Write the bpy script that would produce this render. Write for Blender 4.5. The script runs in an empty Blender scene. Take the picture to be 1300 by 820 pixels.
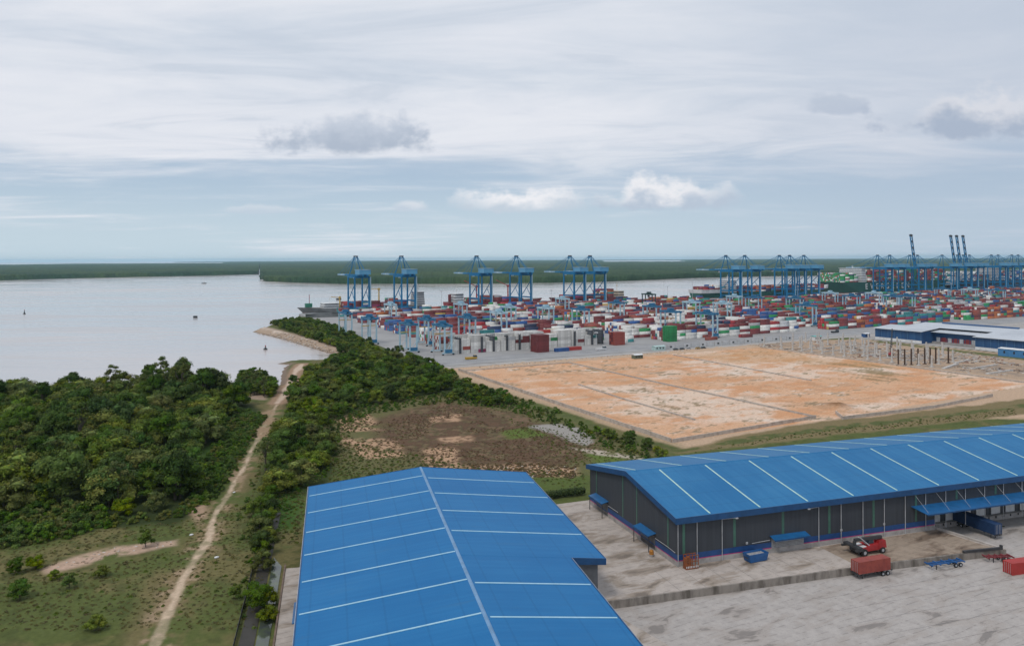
import bpy, bmesh, math, random
import numpy as np
from mathutils import Vector, Matrix
random.seed(7); rng = np.random.default_rng(7)
R = math.radians
S = bpy.context.scene
COL = S.collection

# ------------------------------------------------------------------ camera
H, F, PY, K = 70.0, 1000.0, 328.7, 0.00423      # eye height, focal length in photo pixels, horizon row, roll
cd = bpy.data.cameras.new('camera'); cam = bpy.data.objects.new('camera', cd); COL.objects.link(cam)
cd.sensor_width = 36; cd.lens = 36*F/1300; cd.shift_y = -(410-PY)/1300
cd.clip_start = 1; cd.clip_end = 120000
cam.matrix_world = Matrix.Translation((0, 0, H)) @ Matrix.Rotation(R(90), 4, 'X') @ Matrix.Rotation(-K, 4, 'Z')
S.camera = cam

# ------------------------------------------------------------------ light
SUN_EL, SUN_AZ = R(56), R(215)      # azimuth clockwise from +Y
S.view_settings.view_transform = 'Standard'; S.view_settings.look = 'None'
S.view_settings.exposure = 0.0; S.view_settings.gamma = 1.0
try:
    S.cycles.use_denoising = True; S.cycles.max_bounces = 6; S.cycles.volume_bounces = 1
    S.cycles.transparent_max_bounces = 6; S.cycles.sample_clamp_indirect = 4
except Exception: pass

class NT:
    """small helper for node trees"""
    def __init__(s, tree): s.t = tree; s.n = tree.nodes; s.l = tree.links
    def node(s, kind, **kw):
        n = s.n.new(kind)
        for k, v in kw.items():
            if k.startswith('i_'):
                key = k[2:]; key = int(key) if key.isdigit() else key.replace('_', ' ')
                n.inputs[key].default_value = v
            else: setattr(n, k, v)
        return n
    def link(s, a, b): s.l.new(a, b)
    def val(s, x, sock):
        if isinstance(x, (int, float)): sock.default_value = x
        elif isinstance(x, tuple): sock.default_value = x
        else: s.l.new(x, sock)
    def math(s, op, a, b=0.0, c=None, clamp=False):
        n = s.n.new('ShaderNodeMath'); n.operation = op; n.use_clamp = clamp
        s.val(a, n.inputs[0]); s.val(b, n.inputs[1])
        if c is not None: s.val(c, n.inputs[2])
        return n.outputs[0]
    def smooth(s, x, lo, hi, a=0.0, b=1.0):
        n = s.n.new('ShaderNodeMapRange'); n.interpolation_type = 'SMOOTHSTEP'
        s.val(x, n.inputs[0]); s.val(lo, n.inputs[1]); s.val(hi, n.inputs[2]); s.val(a, n.inputs[3]); s.val(b, n.inputs[4])
        return n.outputs[0]
    def lin(s, x, lo, hi, a=0.0, b=1.0):
        n = s.n.new('ShaderNodeMapRange')
        s.val(x, n.inputs[0]); s.val(lo, n.inputs[1]); s.val(hi, n.inputs[2]); s.val(a, n.inputs[3]); s.val(b, n.inputs[4])
        return n.outputs[0]
    def mix(s, f, a, b, mode='MIX'):
        n = s.n.new('ShaderNodeMix'); n.data_type = 'RGBA'; n.blend_type = mode
        s.val(f, n.inputs[0])
        s.val(a if not isinstance(a, tuple) else (*a, 1) if len(a) == 3 else a, n.inputs[6])
        s.val(b if not isinstance(b, tuple) else (*b, 1) if len(b) == 3 else b, n.inputs[7])
        return n.outputs[2]
    def noise(s, vec, scale, detail=4, rough=0.55, dist=0.0):
        n = s.node('ShaderNodeTexNoise'); n.inputs['Scale'].default_value = scale
        n.inputs['Detail'].default_value = detail; n.inputs['Roughness'].default_value = rough
        n.inputs['Distortion'].default_value = dist
        if vec is not None: s.l.new(vec, n.inputs['Vector'])
        return n.outputs['Fac']
    def mapping(s, vec, scale=(1, 1, 1), loc=(0, 0, 0), rot=(0, 0, 0)):
        n = s.node('ShaderNodeMapping'); n.inputs['Scale'].default_value = scale
        n.inputs['Location'].default_value = loc; n.inputs['Rotation'].default_value = rot
        s.l.new(vec, n.inputs['Vector']); return n.outputs[0]

# ---- sky: Nishita daylight behind an overcast deck with a few low cumulus
W = bpy.data.worlds.new('World'); S.world = W; W.use_nodes = True
w = NT(W.node_tree); w.n.clear()
sky = w.node('ShaderNodeTexSky'); sky.sky_type = 'NISHITA'; sky.sun_disc = False
sky.sun_elevation = SUN_EL; sky.sun_rotation = SUN_AZ; sky.air_density = 1.0; sky.dust_density = 1.5; sky.ozone_density = 1.0
tc = w.node('ShaderNodeTexCoord'); D = tc.outputs['Generated']
sx = w.node('ShaderNodeSeparateXYZ'); w.link(D, sx.inputs[0]); dx, dy, dz = sx.outputs
zz = w.math('ADD', w.math('MAXIMUM', dz, 0.0), 0.06)
cp = w.node('ShaderNodeCombineXYZ'); w.link(w.math('DIVIDE', dx, zz), cp.inputs[0]); w.link(w.math('DIVIDE', dy, zz), cp.inputs[1])
pl = cp.outputs[0]
big = w.noise(w.mapping(pl, (0.26, 0.16, 1), (3.1, 1.7, 0), (0, 0, 0.5)), 1.0, 5, 0.55, 0.6)
fine = w.noise(w.mapping(pl, (0.75, 1.25, 1), (8.2, 0.4, 0), (0, 0, 0.45)), 1.0, 7, 0.6, 1.4)
mid = w.noise(w.mapping(pl, (0.26, 0.62, 1), (1.3, 5.6, 0), (0, 0, 0.22)), 1.0, 6, 0.58, 1.0)
el = dz
cover = w.math('ADD', w.math('MULTIPLY', big, 0.95), w.math('ADD', w.math('MULTIPLY', fine, 0.35), w.math('MULTIPLY', mid, 0.75)))
cover = w.math('ADD', cover, w.smooth(el, 0.04, 0.20, -0.22, 0.30))
deck = w.smooth(cover, 0.80, 1.22)
# colours are radiance at strength 0.1
clear = w.mix(w.smooth(el, 0.0, 0.13), (6.0, 7.3, 8.2), (4.2, 5.4, 6.9))
clear = w.mix(0.12, clear, sky.outputs[0])
white = w.mix(w.smooth(mid, 0.36, 0.66), (6.2, 6.8, 7.7), (7.9, 8.1, 8.7))
white = w.mix(w.smooth(fine, 0.42, 0.66, 0.0, 0.45), white, (8.6, 8.7, 9.1))
white = w.mix(w.smooth(fine, 0.46, 0.32, 0.0, 0.40), white, (5.2, 5.9, 6.9))
white = w.mix(w.smooth(dx, 0.05, 0.6, 0.0, 0.6), white, (5.0, 5.6, 6.7))
clear = w.mix(w.smooth(dx, 0.0, 0.6, 0.0, 0.6), clear, (4.1, 5.0, 6.3))
skyc = w.mix(w.math('MULTIPLY', deck, 0.93), clear, white)
ss = w.math('DIVIDE', dx, w.math('MAXIMUM', dy, 0.05)); tt = w.math('DIVIDE', dz, w.math('MAXIMUM', dy, 0.05))
st = w.node('ShaderNodeCombineXYZ'); w.link(ss, st.inputs[0]); w.link(tt, st.inputs[1])
n1 = w.noise(st.outputs[0], 17, 5, 0.5); n2 = w.noise(w.mapping(st.outputs[0], (1, 1.6, 1)), 70, 5, 0.6)
wob = w.math('ADD', w.math('MULTIPLY', w.math('SUBTRACT', n1, 0.5), 2.3), w.math('MULTIPLY', w.math('SUBTRACT', n2, 0.5), 0.7))
front = w.math('GREATER_THAN', dy, 0.1)
def cumulus(c, s0, t0, wd, up, dn, top, base, amt):
    a = w.math('DIVIDE', w.math('SUBTRACT', ss, s0), wd)
    b0 = w.math('SUBTRACT', tt, t0)
    b = w.math('ADD', w.math('DIVIDE', w.math('MAXIMUM', b0, 0.0), up), w.math('DIVIDE', w.math('MAXIMUM', w.math('MULTIPLY', b0, -1.0), 0.0), dn))
    d = w.math('SQRT', w.math('ADD', w.math('MULTIPLY', a, a), w.math('MULTIPLY', b, b)))
    d = w.math('ADD', d, wob)
    m = w.math('MULTIPLY', w.math('MULTIPLY', w.smooth(d, 1.08, 0.45), amt), front)
    sh = w.smooth(w.math('ADD', b0, w.math('ADD', w.math('MULTIPLY', w.math('SUBTRACT', n1, 0.5), up*2.2), w.math('MULTIPLY', w.math('SUBTRACT', n2, 0.5), up*0.7))), -dn*0.7, up*0.6)
    return w.mix(m, c, w.mix(sh, base, top))
skyc = cumulus(skyc, -0.200, 0.152, 0.112, 0.038, 0.020, (5.4, 6.0, 7.0), (4.0, 4.7, 5.8), 0.9)
skyc = cumulus(skyc, 0.012, 0.066, 0.085, 0.024, 0.009, (8.9, 8.9, 9.2), (5.6, 6.4, 7.3), 1.0)
skyc = cumulus(skyc, 0.188, 0.070, 0.098, 0.036, 0.011, (8.7, 8.7, 9.0), (4.9, 5.7, 6.8), 1.0)
skyc = cumulus(skyc, 0.600, 0.172, 0.130, 0.046, 0.020, (7.0, 7.2, 7.8), (4.0, 4.7, 5.9), 0.95)
skyc = cumulus(skyc, 0.410, 0.190, 0.046, 0.016, 0.010, (4.6, 5.3, 6.4), (4.2, 4.9, 6.1), 0.6)
skyc = cumulus(skyc, -0.125, 0.066, 0.022, 0.010, 0.006, (7.2, 7.6, 8.2), (5.6, 6.4, 7.4), 0.85)
skyc = cumulus(skyc, -0.320, 0.062, 0.070, 0.008, 0.004, (6.8, 7.3, 8.0), (5.6, 6.4, 7.4), 0.6)
bg = w.node('ShaderNodeBackground'); bg.inputs['Strength'].default_value = 0.1
w.link(skyc, bg.inputs['Color']); wo = w.node('ShaderNodeOutputWorld'); w.link(bg.outputs[0], wo.inputs[0])

sl = bpy.data.lights.new('sun', 'SUN'); sl.energy = 1.3; sl.angle = R(12); sl.color = (1, 0.95, 0.88)
so = bpy.data.objects.new('sun', sl); COL.objects.link(so)
so.rotation_euler = Vector((-math.sin(SUN_AZ)*math.cos(SUN_EL), -math.cos(SUN_AZ)*math.cos(SUN_EL), -math.sin(SUN_EL))).to_track_quat('-Z', 'Y').to_euler()

# ------------------------------------------------------------------ frames of reference (metres)
def G(px, py, z=0.0):
    """ground point (at height z) seen at a photo pixel: used to survey the place"""
    cx = px-650; cy = py-PY; yv = cy+K*cx; xv = cx-K*cy
    Y = (H-z)*F/yv
    return (xv/F*Y, Y)
PA = R(29.0); PO = (-50.0, 515.0)
def PF(u, v):
    """port grid: u along the quay, v toward the water"""
    return (PO[0]+u*math.cos(PA)-v*math.sin(PA), PO[1]+u*math.sin(PA)+v*math.cos(PA))
def pxof(x, y, z=0):
    xv = x/y*F; yv = (H-z)/y*F
    return 650+xv+K*yv, PY+yv-K*xv
def u_at(px, v):
    lo, hi = -300.0, 4000.0
    for _ in range(50):
        m = (lo+hi)/2
        if pxof(*PF(m, v))[0] < px: lo = m
        else: hi = m
    return lo
VQ = 548.0

# ------------------------------------------------------------------ helpers
def tag(o, label=None, cat=None, group=None, kind=None):
    if label: o['label'] = label
    if cat: o['category'] = cat
    if group: o['group'] = group
    if kind: o['kind'] = kind
    return o
def thing(name, label, cat, loc=(0, 0, 0), rz=0.0, group=None):
    o = bpy.data.objects.new(name, None); COL.objects.link(o); o.empty_display_size = 0.5
    o.location = loc; o.rotation_euler = (0, 0, rz)
    return tag(o, label, cat, group)
def link(name, me, parent=None):
    o = bpy.data.objects.new(name, me); COL.objects.link(o)
    if parent: o.parent = parent
    return o
class MB:
    def __init__(s): s.v = []; s.f = []; s.mi = []
    def quad(s, a, b, c, d, m=0):
        i = len(s.v); s.v += [a, b, c, d]; s.f.append((i, i+1, i+2, i+3)); s.mi.append(m); return s
    def poly(s, pts, m=0):
        i = len(s.v); s.v += list(pts); s.f.append(tuple(range(i, i+len(pts)))); s.mi.append(m); return s
    def hexa(s, p, m=0):
        """8 points: bottom 4 ccw, top 4 ccw"""
        i = len(s.v); s.v += [tuple(q) for q in p]
        for f in ((3, 2, 1, 0), (4, 5, 6, 7), (0, 1, 5, 4), (1, 2, 6, 5), (2, 3, 7, 6), (3, 0, 4, 7)):
            s.f.append(tuple(i+k for k in f)); s.mi.append(m)
        return s
    def box(s, x0, x1, y0, y1, z0, z1, m=0):
        return s.hexa([(x0, y0, z0), (x1, y0, z0), (x1, y1, z0), (x0, y1, z0), (x0, y0, z1), (x1, y0, z1), (x1, y1, z1), (x0, y1, z1)], m)
    def bar(s, a, b, w=0.3, h=None, m=0):
        h = h or w; a = Vector(a); b = Vector(b); d = (b-a).normalized()
        up = Vector((0, 0, 1)) if abs(d.z) < 0.95 else Vector((0, 1, 0))
        x = d.cross(up).normalized()*w/2; y = x.cross(d).normalized()*h/2
        return s.hexa([a-x-y, a+x-y, b+x-y, b-x-y, a-x+y, a+x+y, b+x+y, b-x+y], m)
    def cyl(s, a, b, r, n=8, r2=None, m=0, caps=True):
        r2 = r if r2 is None else r2
        a = Vector(a); b = Vector(b); d = (b-a).normalized()
        up = Vector((0, 0, 1)) if abs(d.z) < 0.95 else Vector((0, 1, 0))
        x = d.cross(up).normalized(); y = d.cross(x).normalized(); i = len(s.v)
        for k in range(n):
            t = 2*math.pi*k/n; o = x*math.cos(t)+y*math.sin(t); s.v.append(tuple(a+o*r))
        for k in range(n):
            t = 2*math.pi*k/n; o = x*math.cos(t)+y*math.sin(t); s.v.append(tuple(b+o*r2))
        for k in range(n):
            j = (k+1) % n; s.f.append((i+k, i+n+k, i+n+j, i+j)); s.mi.append(m)
        if caps:
            s.f.append(tuple(i+k for k in range(n))); s.mi.append(m)
            s.f.append(tuple(i+n+k for k in range(n-1, -1, -1))); s.mi.append(m)
        return s
    def mesh(s, name, *mats):
        me = bpy.data.meshes.new(name); me.from_pydata([tuple(q) for q in s.v], [], s.f)
        for m in mats: me.materials.append(m)
        if len(mats) > 1: me.polygons.foreach_set('material_index', s.mi)
        bm = bmesh.new(); bm.from_mesh(me); bmesh.ops.recalc_face_normals(bm, faces=bm.faces); bm.to_mesh(me); bm.free()
        return me
    def build(s, name, mats, parent=None):
        mats = mats if isinstance(mats, (list, tuple)) else [mats]
        return link(name, s.mesh(name, *mats), parent)
def copy_tree(o, parent=None):
    c = o.copy(); COL.objects.link(c)
    if parent: c.parent = parent
    for ch in list(o.children): copy_tree(ch, c)
    return c

# ------------------------------------------------------------------ materials
MATS = {}
def mat(name, col, rough=0.6, col2=None, scale=1.0, bump=0.0, spec=0.5, stretch=(1, 1, 1), metal=0.0, rnd=0.0, detail=5, contrast=(0.35, 0.7)):
    if name in MATS: return MATS[name]
    m = bpy.data.materials.new(name); m.use_nodes = True; t = NT(m.node_tree); t.n.clear()
    b = t.node('ShaderNodeBsdfPrincipled'); out = t.node('ShaderNodeOutputMaterial'); t.link(b.outputs[0], out.inputs[0])
    c2 = col2 or tuple(x*0.8 for x in col)
    tcn = t.node('ShaderNodeTexCoord')
    vec = t.mapping(tcn.outputs['Object'], stretch)
    nz = t.noise(vec, scale, detail, 0.6)
    c = t.mix(t.smooth(nz, *contrast), col, c2)
    if rnd:
        oi = t.node('ShaderNodeObjectInfo'); hv = t.node('ShaderNodeHueSaturation')
        t.link(t.lin(oi.outputs['Random'], 0, 1, 1-rnd, 1+rnd), hv.inputs['Value']); t.link(c, hv.inputs['Color']); c = hv.outputs[0]
    t.link(c, b.inputs['Base Color'])
    b.inputs['Roughness'].default_value = rough; b.inputs['Metallic'].default_value = metal
    b.inputs['Specular IOR Level'].default_value = spec
    if bump:
        bp = t.node('ShaderNodeBump'); bp.inputs['Strength'].default_value = bump; bp.inputs['Distance'].default_value = 0.1
        t.link(t.noise(vec, scale*6, 3, 0.6), bp.inputs['Height']); t.link(bp.outputs[0], b.inputs['Normal'])
    MATS[name] = m; m['bsdf'] = b.name
    return m
def roof_mat(name, col, col2, rib=0.6, spec=0.10, rough=0.5, across=False):
    """profiled metal sheet: fine ribs down the slope (local y), weather streaks"""
    m = bpy.data.materials.new(name); m.use_nodes = True; t = NT(m.node_tree); t.n.clear()
    b = t.node('ShaderNodeBsdfPrincipled'); out = t.node('ShaderNodeOutputMaterial'); t.link(b.outputs[0], out.inputs[0])
    tcn = t.node('ShaderNodeTexCoord'); o = tcn.outputs['Object']
    if across: o = t.mapping(o, rot=(0, 0, R(90)))
    streak = t.noise(t.mapping(o, (0.9, 0.035, 0.2)), 1.0, 5, 0.6)
    blot = t.noise(o, 0.07, 4, 0.6)
    fac = t.math('ADD', t.math('MULTIPLY', streak, 0.55), t.math('MULTIPLY', blot, 0.5))
    c = t.mix(t.smooth(fac, 0.36, 0.72), col, col2)
    lap = t.node('ShaderNodeTexWave'); lap.bands_direction = 'Y'; lap.inputs['Scale'].default_value = 0.052; lap.inputs['Distortion'].default_value = 0.15
    t.link(o, lap.inputs['Vector']); c = t.mix(t.smooth(lap.outputs['Fac'], 0.985, 1.0, 0, 0.22), c, tuple(x*0.55 for x in col))
    gr = t.noise(t.mapping(o, (0.5, 0.05, 0.3), (7, 3, 0)), 1.0, 6, 0.7); c = t.mix(t.smooth(gr, 0.56, 0.78, 0, 0.42), c, (0.055, 0.150, 0.27))
    sp = t.noise(o, 0.9, 6, 0.7); c = t.mix(t.smooth(sp, 0.66, 0.78, 0, 0.35), c, tuple(0.5*x+0.06 for x in col))
    wv = t.node('ShaderNodeTexWave'); wv.bands_direction = 'X'; wv.inputs['Scale'].default_value = 1/rib*0.5
    t.link(o, wv.inputs['Vector'])
    t.link(t.mix(t.smooth(wv.outputs['Fac'], 0.85, 1.0, 0, 0.16), c, tuple(x*0.6 for x in col)), b.inputs['Base Color'])
    b.inputs['Roughness'].default_value = rough; b.inputs['Specular IOR Level'].default_value = spec
    bp = t.node('ShaderNodeBump'); bp.inputs['Strength'].default_value = 0.25; bp.inputs['Distance'].default_value = 0.04
    t.link(wv.outputs['Fac'], bp.inputs['Height']); t.link(bp.outputs[0], b.inputs['Normal'])
    return m
def attr_mat(name, attr, rough=0.7, rib=0, nscale=2.0, namt=0.25, trans=0.0, rnd=0.0, spec=0.5):
    """base colour from a mesh attribute (the thing's own paint or soil), with fine procedural wear"""
    m = bpy.data.materials.new(name); m.use_nodes = True; t = NT(m.node_tree); t.n.clear()
    b = t.node('ShaderNodeBsdfPrincipled'); out = t.node('ShaderNodeOutputMaterial'); t.link(b.outputs[0], out.inputs[0])
    a = t.node('ShaderNodeAttribute'); a.attribute_name = attr
    tcn = t.node('ShaderNodeTexCoord'); nz = t.noise(tcn.outputs['Object'], nscale, 5, 0.65)
    hv = t.node('ShaderNodeHueSaturation'); t.link(a.outputs['Color'], hv.inputs['Color'])
    v = t.lin(nz, 0.3, 0.7, 1-namt, 1+namt)
    if rnd:
        oi = t.node('ShaderNodeObjectInfo')
        v = t.math('MULTIPLY', v, t.lin(oi.outputs['Random'], 0, 1, 1-rnd, 1+rnd))
        t.link(t.lin(t.math('FRACT', t.math('MULTIPLY', oi.outputs['Random'], 7.31)), 0, 1, 0.488, 0.512), hv.inputs['Hue'])
        t.link(t.lin(t.math('FRACT', t.math('MULTIPLY', oi.outputs['Random'], 3.77)), 0, 1, 0.88, 1.12), hv.inputs['Saturation'])
    if attr == 'leaf': v = t.math('MULTIPLY', v, 1.0)
    t.link(v, hv.inputs['Value']); t.link(hv.outputs[0], b.inputs['Base Color'])
    b.inputs['Roughness'].default_value = rough; b.inputs['Specular IOR Level'].default_value = spec
    return m

def paint(name, col, rough=0.5, w2=0.75, scale=0.6, **k): return mat(name, col, rough, tuple(x*w2 for x in col), scale, **k)
M_roof = roof_mat('roof_sheet_blue', (0.011, 0.136, 0.345), (0.019, 0.165, 0.385), across=True)
M_roof2 = roof_mat('roof_sheet_blue_weathered', (0.018, 0.140, 0.325), (0.034, 0.182, 0.375))
M_sky = mat('skylight_translucent', (0.48, 0.68, 0.60), 0.35, (0.36, 0.56, 0.50), 0.8, spec=0.4)
M_sky2 = mat('skylight_pale', (0.38, 0.60, 0.70), 0.35, (0.30, 0.52, 0.62), 0.8, spec=0.4)
M_ridge = paint('ridge_metal', (0.15, 0.30, 0.50), 0.5)
M_fascia = paint('fascia_blue', (0.008, 0.068, 0.19), 0.45)
M_bluep = paint('blue_sheet', (0.010, 0.115, 0.30), 0.45)
M_wall = mat('wall_sheet_charcoal', (0.050, 0.057, 0.068), 0.55, (0.041, 0.046, 0.055), 0.5, stretch=(3, 3, 0.12), spec=0.3)
M_wall_blue = paint('wall_band_blue', (0.012, 0.065, 0.21), 0.5)
M_magenta = paint('wall_line_magenta', (0.42, 0.03, 0.16), 0.5)
M_plinth = mat('concrete_plinth', (0.38, 0.36, 0.35), 0.85, (0.25, 0.235, 0.22), 0.5)
M_greenstrip = paint('wall_translucent_green', (0.055, 0.15, 0.11), 0.4)
M_grey = paint('grey_pipe', (0.45, 0.46, 0.48), 0.5)
M_white = mat('white_paint', (0.72, 0.73, 0.74), 0.5, (0.58, 0.58, 0.57), 0.4)
M_black = paint('black_rubber', (0.018, 0.018, 0.02), 0.7)
M_dark = paint('dark_steel', (0.05, 0.052, 0.056), 0.5)
M_glass = mat('window_glass', (0.03, 0.045, 0.06), 0.08, (0.02, 0.03, 0.04), 1, spec=0.6)
M_conc = mat('concrete_light', (0.50, 0.46, 0.43), 0.85, (0.36, 0.325, 0.29), 0.35)
M_red = paint('machine_red', (0.36, 0.022, 0.025), 0.4)
M_craneblue = mat('crane_blue', (0.010, 0.145, 0.31), 0.6, (0.016, 0.18, 0.36), 0.1, spec=0.15)
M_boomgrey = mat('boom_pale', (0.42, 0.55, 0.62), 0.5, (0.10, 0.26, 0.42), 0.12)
M_house = mat('machinery_house_blue', (0.10, 0.32, 0.50), 0.5, (0.07, 0.25, 0.44), 0.1)
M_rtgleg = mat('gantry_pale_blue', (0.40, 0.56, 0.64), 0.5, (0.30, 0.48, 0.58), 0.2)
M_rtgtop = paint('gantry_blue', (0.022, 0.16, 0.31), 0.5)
M_rtgdark = paint('gantry_dark_green', (0.02, 0.06, 0.06), 0.5)
M_steel = mat('rusty_steel', (0.10, 0.055, 0.035), 0.8, (0.06, 0.04, 0.03), 0.8)
M_bark = mat('bark', (0.10, 0.085, 0.065), 0.9, (0.055, 0.045, 0.035), 2.0)
M_leaf = attr_mat('foliage', 'leaf', 0.6, nscale=0.6, namt=0.25, rnd=0.28, spec=0.08)
M_scrub = attr_mat('scrub', 'leaf', 0.8, nscale=0.8, namt=0.25, rnd=0.25, spec=0.15)

# ------------------------------------------------------------------ ground
def sdf(pts, poly):
    """signed distance to a closed polygon, positive inside; pts (N,2)"""
    p = np.asarray(poly, float); d = np.full(len(pts), 1e9); ins = np.zeros(len(pts), bool)
    x, y = pts[:, 0], pts[:, 1]
    for i in range(len(p)):
        a = p[i]; b = p[(i+1) % len(p)]; e = b-a; L = (e**2).sum()
        t = np.clip(((x-a[0])*e[0]+(y-a[1])*e[1])/max(L, 1e-9), 0, 1)
        d = np.minimum(d, np.hypot(x-a[0]-t*e[0], y-a[1]-t*e[1]))
        c = ((a[1] > y) != (b[1] > y))
        with np.errstate(divide='ignore', invalid='ignore'):
            xi = a[0]+(y-a[1])*e[0]/(e[1] if e[1] else 1e-12)
        ins ^= c & (x < xi)
    return np.where(ins, d, -d)
def linedist(pts, line):
    d = np.full(len(pts), 1e9); x, y = pts[:, 0], pts[:, 1]
    for a, b in zip(line[:-1], line[1:]):
        ex, ey = b[0]-a[0], b[1]-a[1]; L = ex*ex+ey*ey
        t = np.clip(((x-a[0])*ex+(y-a[1])*ey)/max(L, 1e-9), 0, 1)
        d = np.minimum(d, np.hypot(x-a[0]-t*ex, y-a[1]-t*ey))
    return d
def vnoise(pts, scale, seed=0, octaves=4):
    """value noise in numpy"""
    out = np.zeros(len(pts)); amp = 1.0; tot = 0
    for o in range(octaves):
        q = pts/scale*(2**o); i = np.floor(q).astype(np.int64); f = q-i; f = f*f*(3-2*f)
        def h(ix, iy):
            n = (ix*374761393+iy*668265263+(seed+o)*1442695041) & 0x7fffffff
            n = ((n ^ (n >> 13))*1274126177) & 0x7fffffff
            return ((n ^ (n >> 16)) & 0xffff)/65535.0
        a = h(i[:, 0], i[:, 1]); b = h(i[:, 0]+1, i[:, 1]); c = h(i[:, 0], i[:, 1]+1); d = h(i[:, 0]+1, i[:, 1]+1)
        out += amp*((a*(1-f[:, 0])+b*f[:, 0])*(1-f[:, 1])+(c*(1-f[:, 0])+d*f[:, 0])*f[:, 1])
        tot += amp; amp *= 0.55
    return out/tot
def sm(x, lo, hi):
    t = np.clip((x-lo)/(hi-lo), 0, 1); return t*t*(3-2*t)
def GP(l, z=0): return [G(*q, z) for q in l]

SHORE = GP([(-500, 512), (-200, 506), (0, 502), (100, 499), (200, 492), (262, 495), (292, 499), (299, 504), (303, 501), (301, 482), (311, 475), (336, 473),
            (347, 483), (352, 487), (355, 474), (357, 464), (366, 460), (346, 458.6), (380, 455), (404, 455.2), (428, 453), (436, 452.2), (400, 441), (360, 429), (318, 419), (328, 416.6), (344, 410), (352, 406), (366, 404), (388, 400.5)])
LAND = SHORE + [PF(60, VQ-6), PF(2800, VQ-6), PF(3200, -600), (900, -200), (-900, -200), (-900, 300)]
# perspective-spaced grid: rows about one photo pixel apart, so near ground is fine and far ground coarser
ys = [88.0]
while ys[-1] < 1000: ys.append(ys[-1]+max(0.7, ys[-1]**2/70000*1.0))
ys = np.array(ys); xs = np.arange(-0.80, 0.801, 0.0021)
XX = (ys[:, None]*xs[None, :]); YY = np.repeat(ys[:, None], len(xs), 1)
P2 = np.stack([XX.ravel(), YY.ravel()], 1)
n1_, n2_, n3_ = vnoise(P2, 22, 1), vnoise(P2, 6, 5), vnoise(P2, 2.2, 9, 3)
nn = (n1_-0.5)*1.0+(n2_-0.5)*0.6
dshore = sdf(P2, LAND)+(n2_-0.5)*3.5
FIELD = [PF(-7, -241), PF(4, -26), PF(262, -29), PF(254, -236), PF(90, -243)]
FIELD_ALL = [PF(-9, -252), PF(-6, -60), PF(0, -10), PF(330, -8), PF(330, -60), PF(262, -31), PF(340, -400), PF(120, -262)]
YARD = [PF(0, -3), PF(47, VQ), PF(3000, VQ), PF(3000, -3)]
R_out = {'field': sdf(P2, FIELD), 'yard': sdf(P2, YARD)}
def blend(c, m, col): return c*(1-m[:, None])+np.array(col)[None, :]*m[:, None]
# base: rough grass, olive to straw
C = np.tile(np.array([0.092, 0.112, 0.034]), (len(P2), 1))
C = blend(C, sm(n1_+0.4*(n2_-0.5), 0.48, 0.66), (0.150, 0.132, 0.056))
C = blend(C, sm(n3_+0.6*(n2_-0.5), 0.50, 0.70)*0.6, (0.060, 0.074, 0.024))
def area(poly, col, soft=4, ns=6, amt=1.0, thr=0.0, brk=0.0, z=0):
    global C
    d = sdf(P2, GP(poly, z) if poly[0][1] > 300 else poly)+nn*ns*2
    m = sm(d, thr-soft/2, thr+soft/2)*amt
    if brk: m = m*sm(n3_*0.5+n2_*0.5, brk-0.08, brk+0.08)
    C = blend(C, m, col); return m
# forest floor
FOREST = [(-300, 512), (0, 503), (120, 500), (200, 493), (262, 497), (300, 507), (330, 520), (318, 545), (312, 575), (292, 598), (282, 628), (245, 655), (215, 668), (140, 668), (70, 684), (0, 694), (-300, 735)]
area(FOREST, (0.035, 0.048, 0.016), 5, 3)
MIDWOOD = [(362, 503), (384, 478), (430, 455), (470, 448), (520, 455), (556, 470), (592, 487), (632, 503), (600, 512), (556, 505), (500, 514), (450, 524), (420, 545), (432, 585), (420, 612), (372, 640), (340, 648), (328, 620), (336, 585), (352, 555), (362, 530)]
area(MIDWOOD, (0.04, 0.055, 0.017), 5, 3)
# bright creeping green beside the track
area([(296, 516), (330, 527), (312, 560), (294, 592), (272, 622), (240, 645), (250, 600), (275, 560)], (0.060, 0.115, 0.022), 6, 4)
area([(350, 600), (385, 610), (385, 650), (372, 672), (345, 672)], (0.05, 0.10, 0.02), 5, 3)
# brown cleared land
area([(408, 545), (470, 512), (560, 502), (640, 508), (730, 535), (800, 560), (800, 585), (745, 602), (600, 602), (480, 604), (424, 585)], (0.125, 0.118, 0.050), 14, 6)
area([(470, 536), (560, 513), (655, 524), (735, 552), (765, 585), (700, 594), (580, 590), (480, 566)], (0.120, 0.074, 0.045), 14, 10)
area([(470, 536), (560, 513), (655, 524), (735, 552), (765, 585), (700, 594), (580, 590), (480, 566)], (0.078, 0.046, 0.030), 12, 8, brk=0.50)
area([(440, 545), (480, 512), (640, 512), (760, 560), (760, 590), (480, 600)], (0.105, 0.112, 0.044), 8, 12, brk=0.56)
area([(450, 540), (560, 508), (660, 520), (770, 556), (770, 590), (560, 596)], (0.175, 0.110, 0.070), 8, 14, brk=0.60)
for pl_, b in (([(428, 528), (470, 525), (480, 545), (432, 550)], 0.47), ([(430, 552), (505, 560), (512, 578), (470, 582), (432, 566)], 0.45), ([(540, 572), (575, 566), (580, 598), (548, 600)], 0.45), ([(594, 590), (735, 592), (732, 608), (600, 604)], 0.40), ([(548, 530), (580, 527), (580, 535), (550, 536)], 0.45), ([(555, 555), (600, 553), (600, 560), (560, 562)], 0.45)):
    area(pl_, (0.42, 0.27, 0.17), 4, 3, brk=b)
area([(636, 548), (668, 541), (690, 552), (650, 556)], (0.10, 0.14, 0.03), 4, 4)
area([(740, 575), (800, 578), (790, 590), (745, 588)], (0.10, 0.14, 0.03), 4, 4)
area([(640, 606), (748, 604), (745, 622), (688, 622)], (0.085, 0.115, 0.03), 5, 3)
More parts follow.
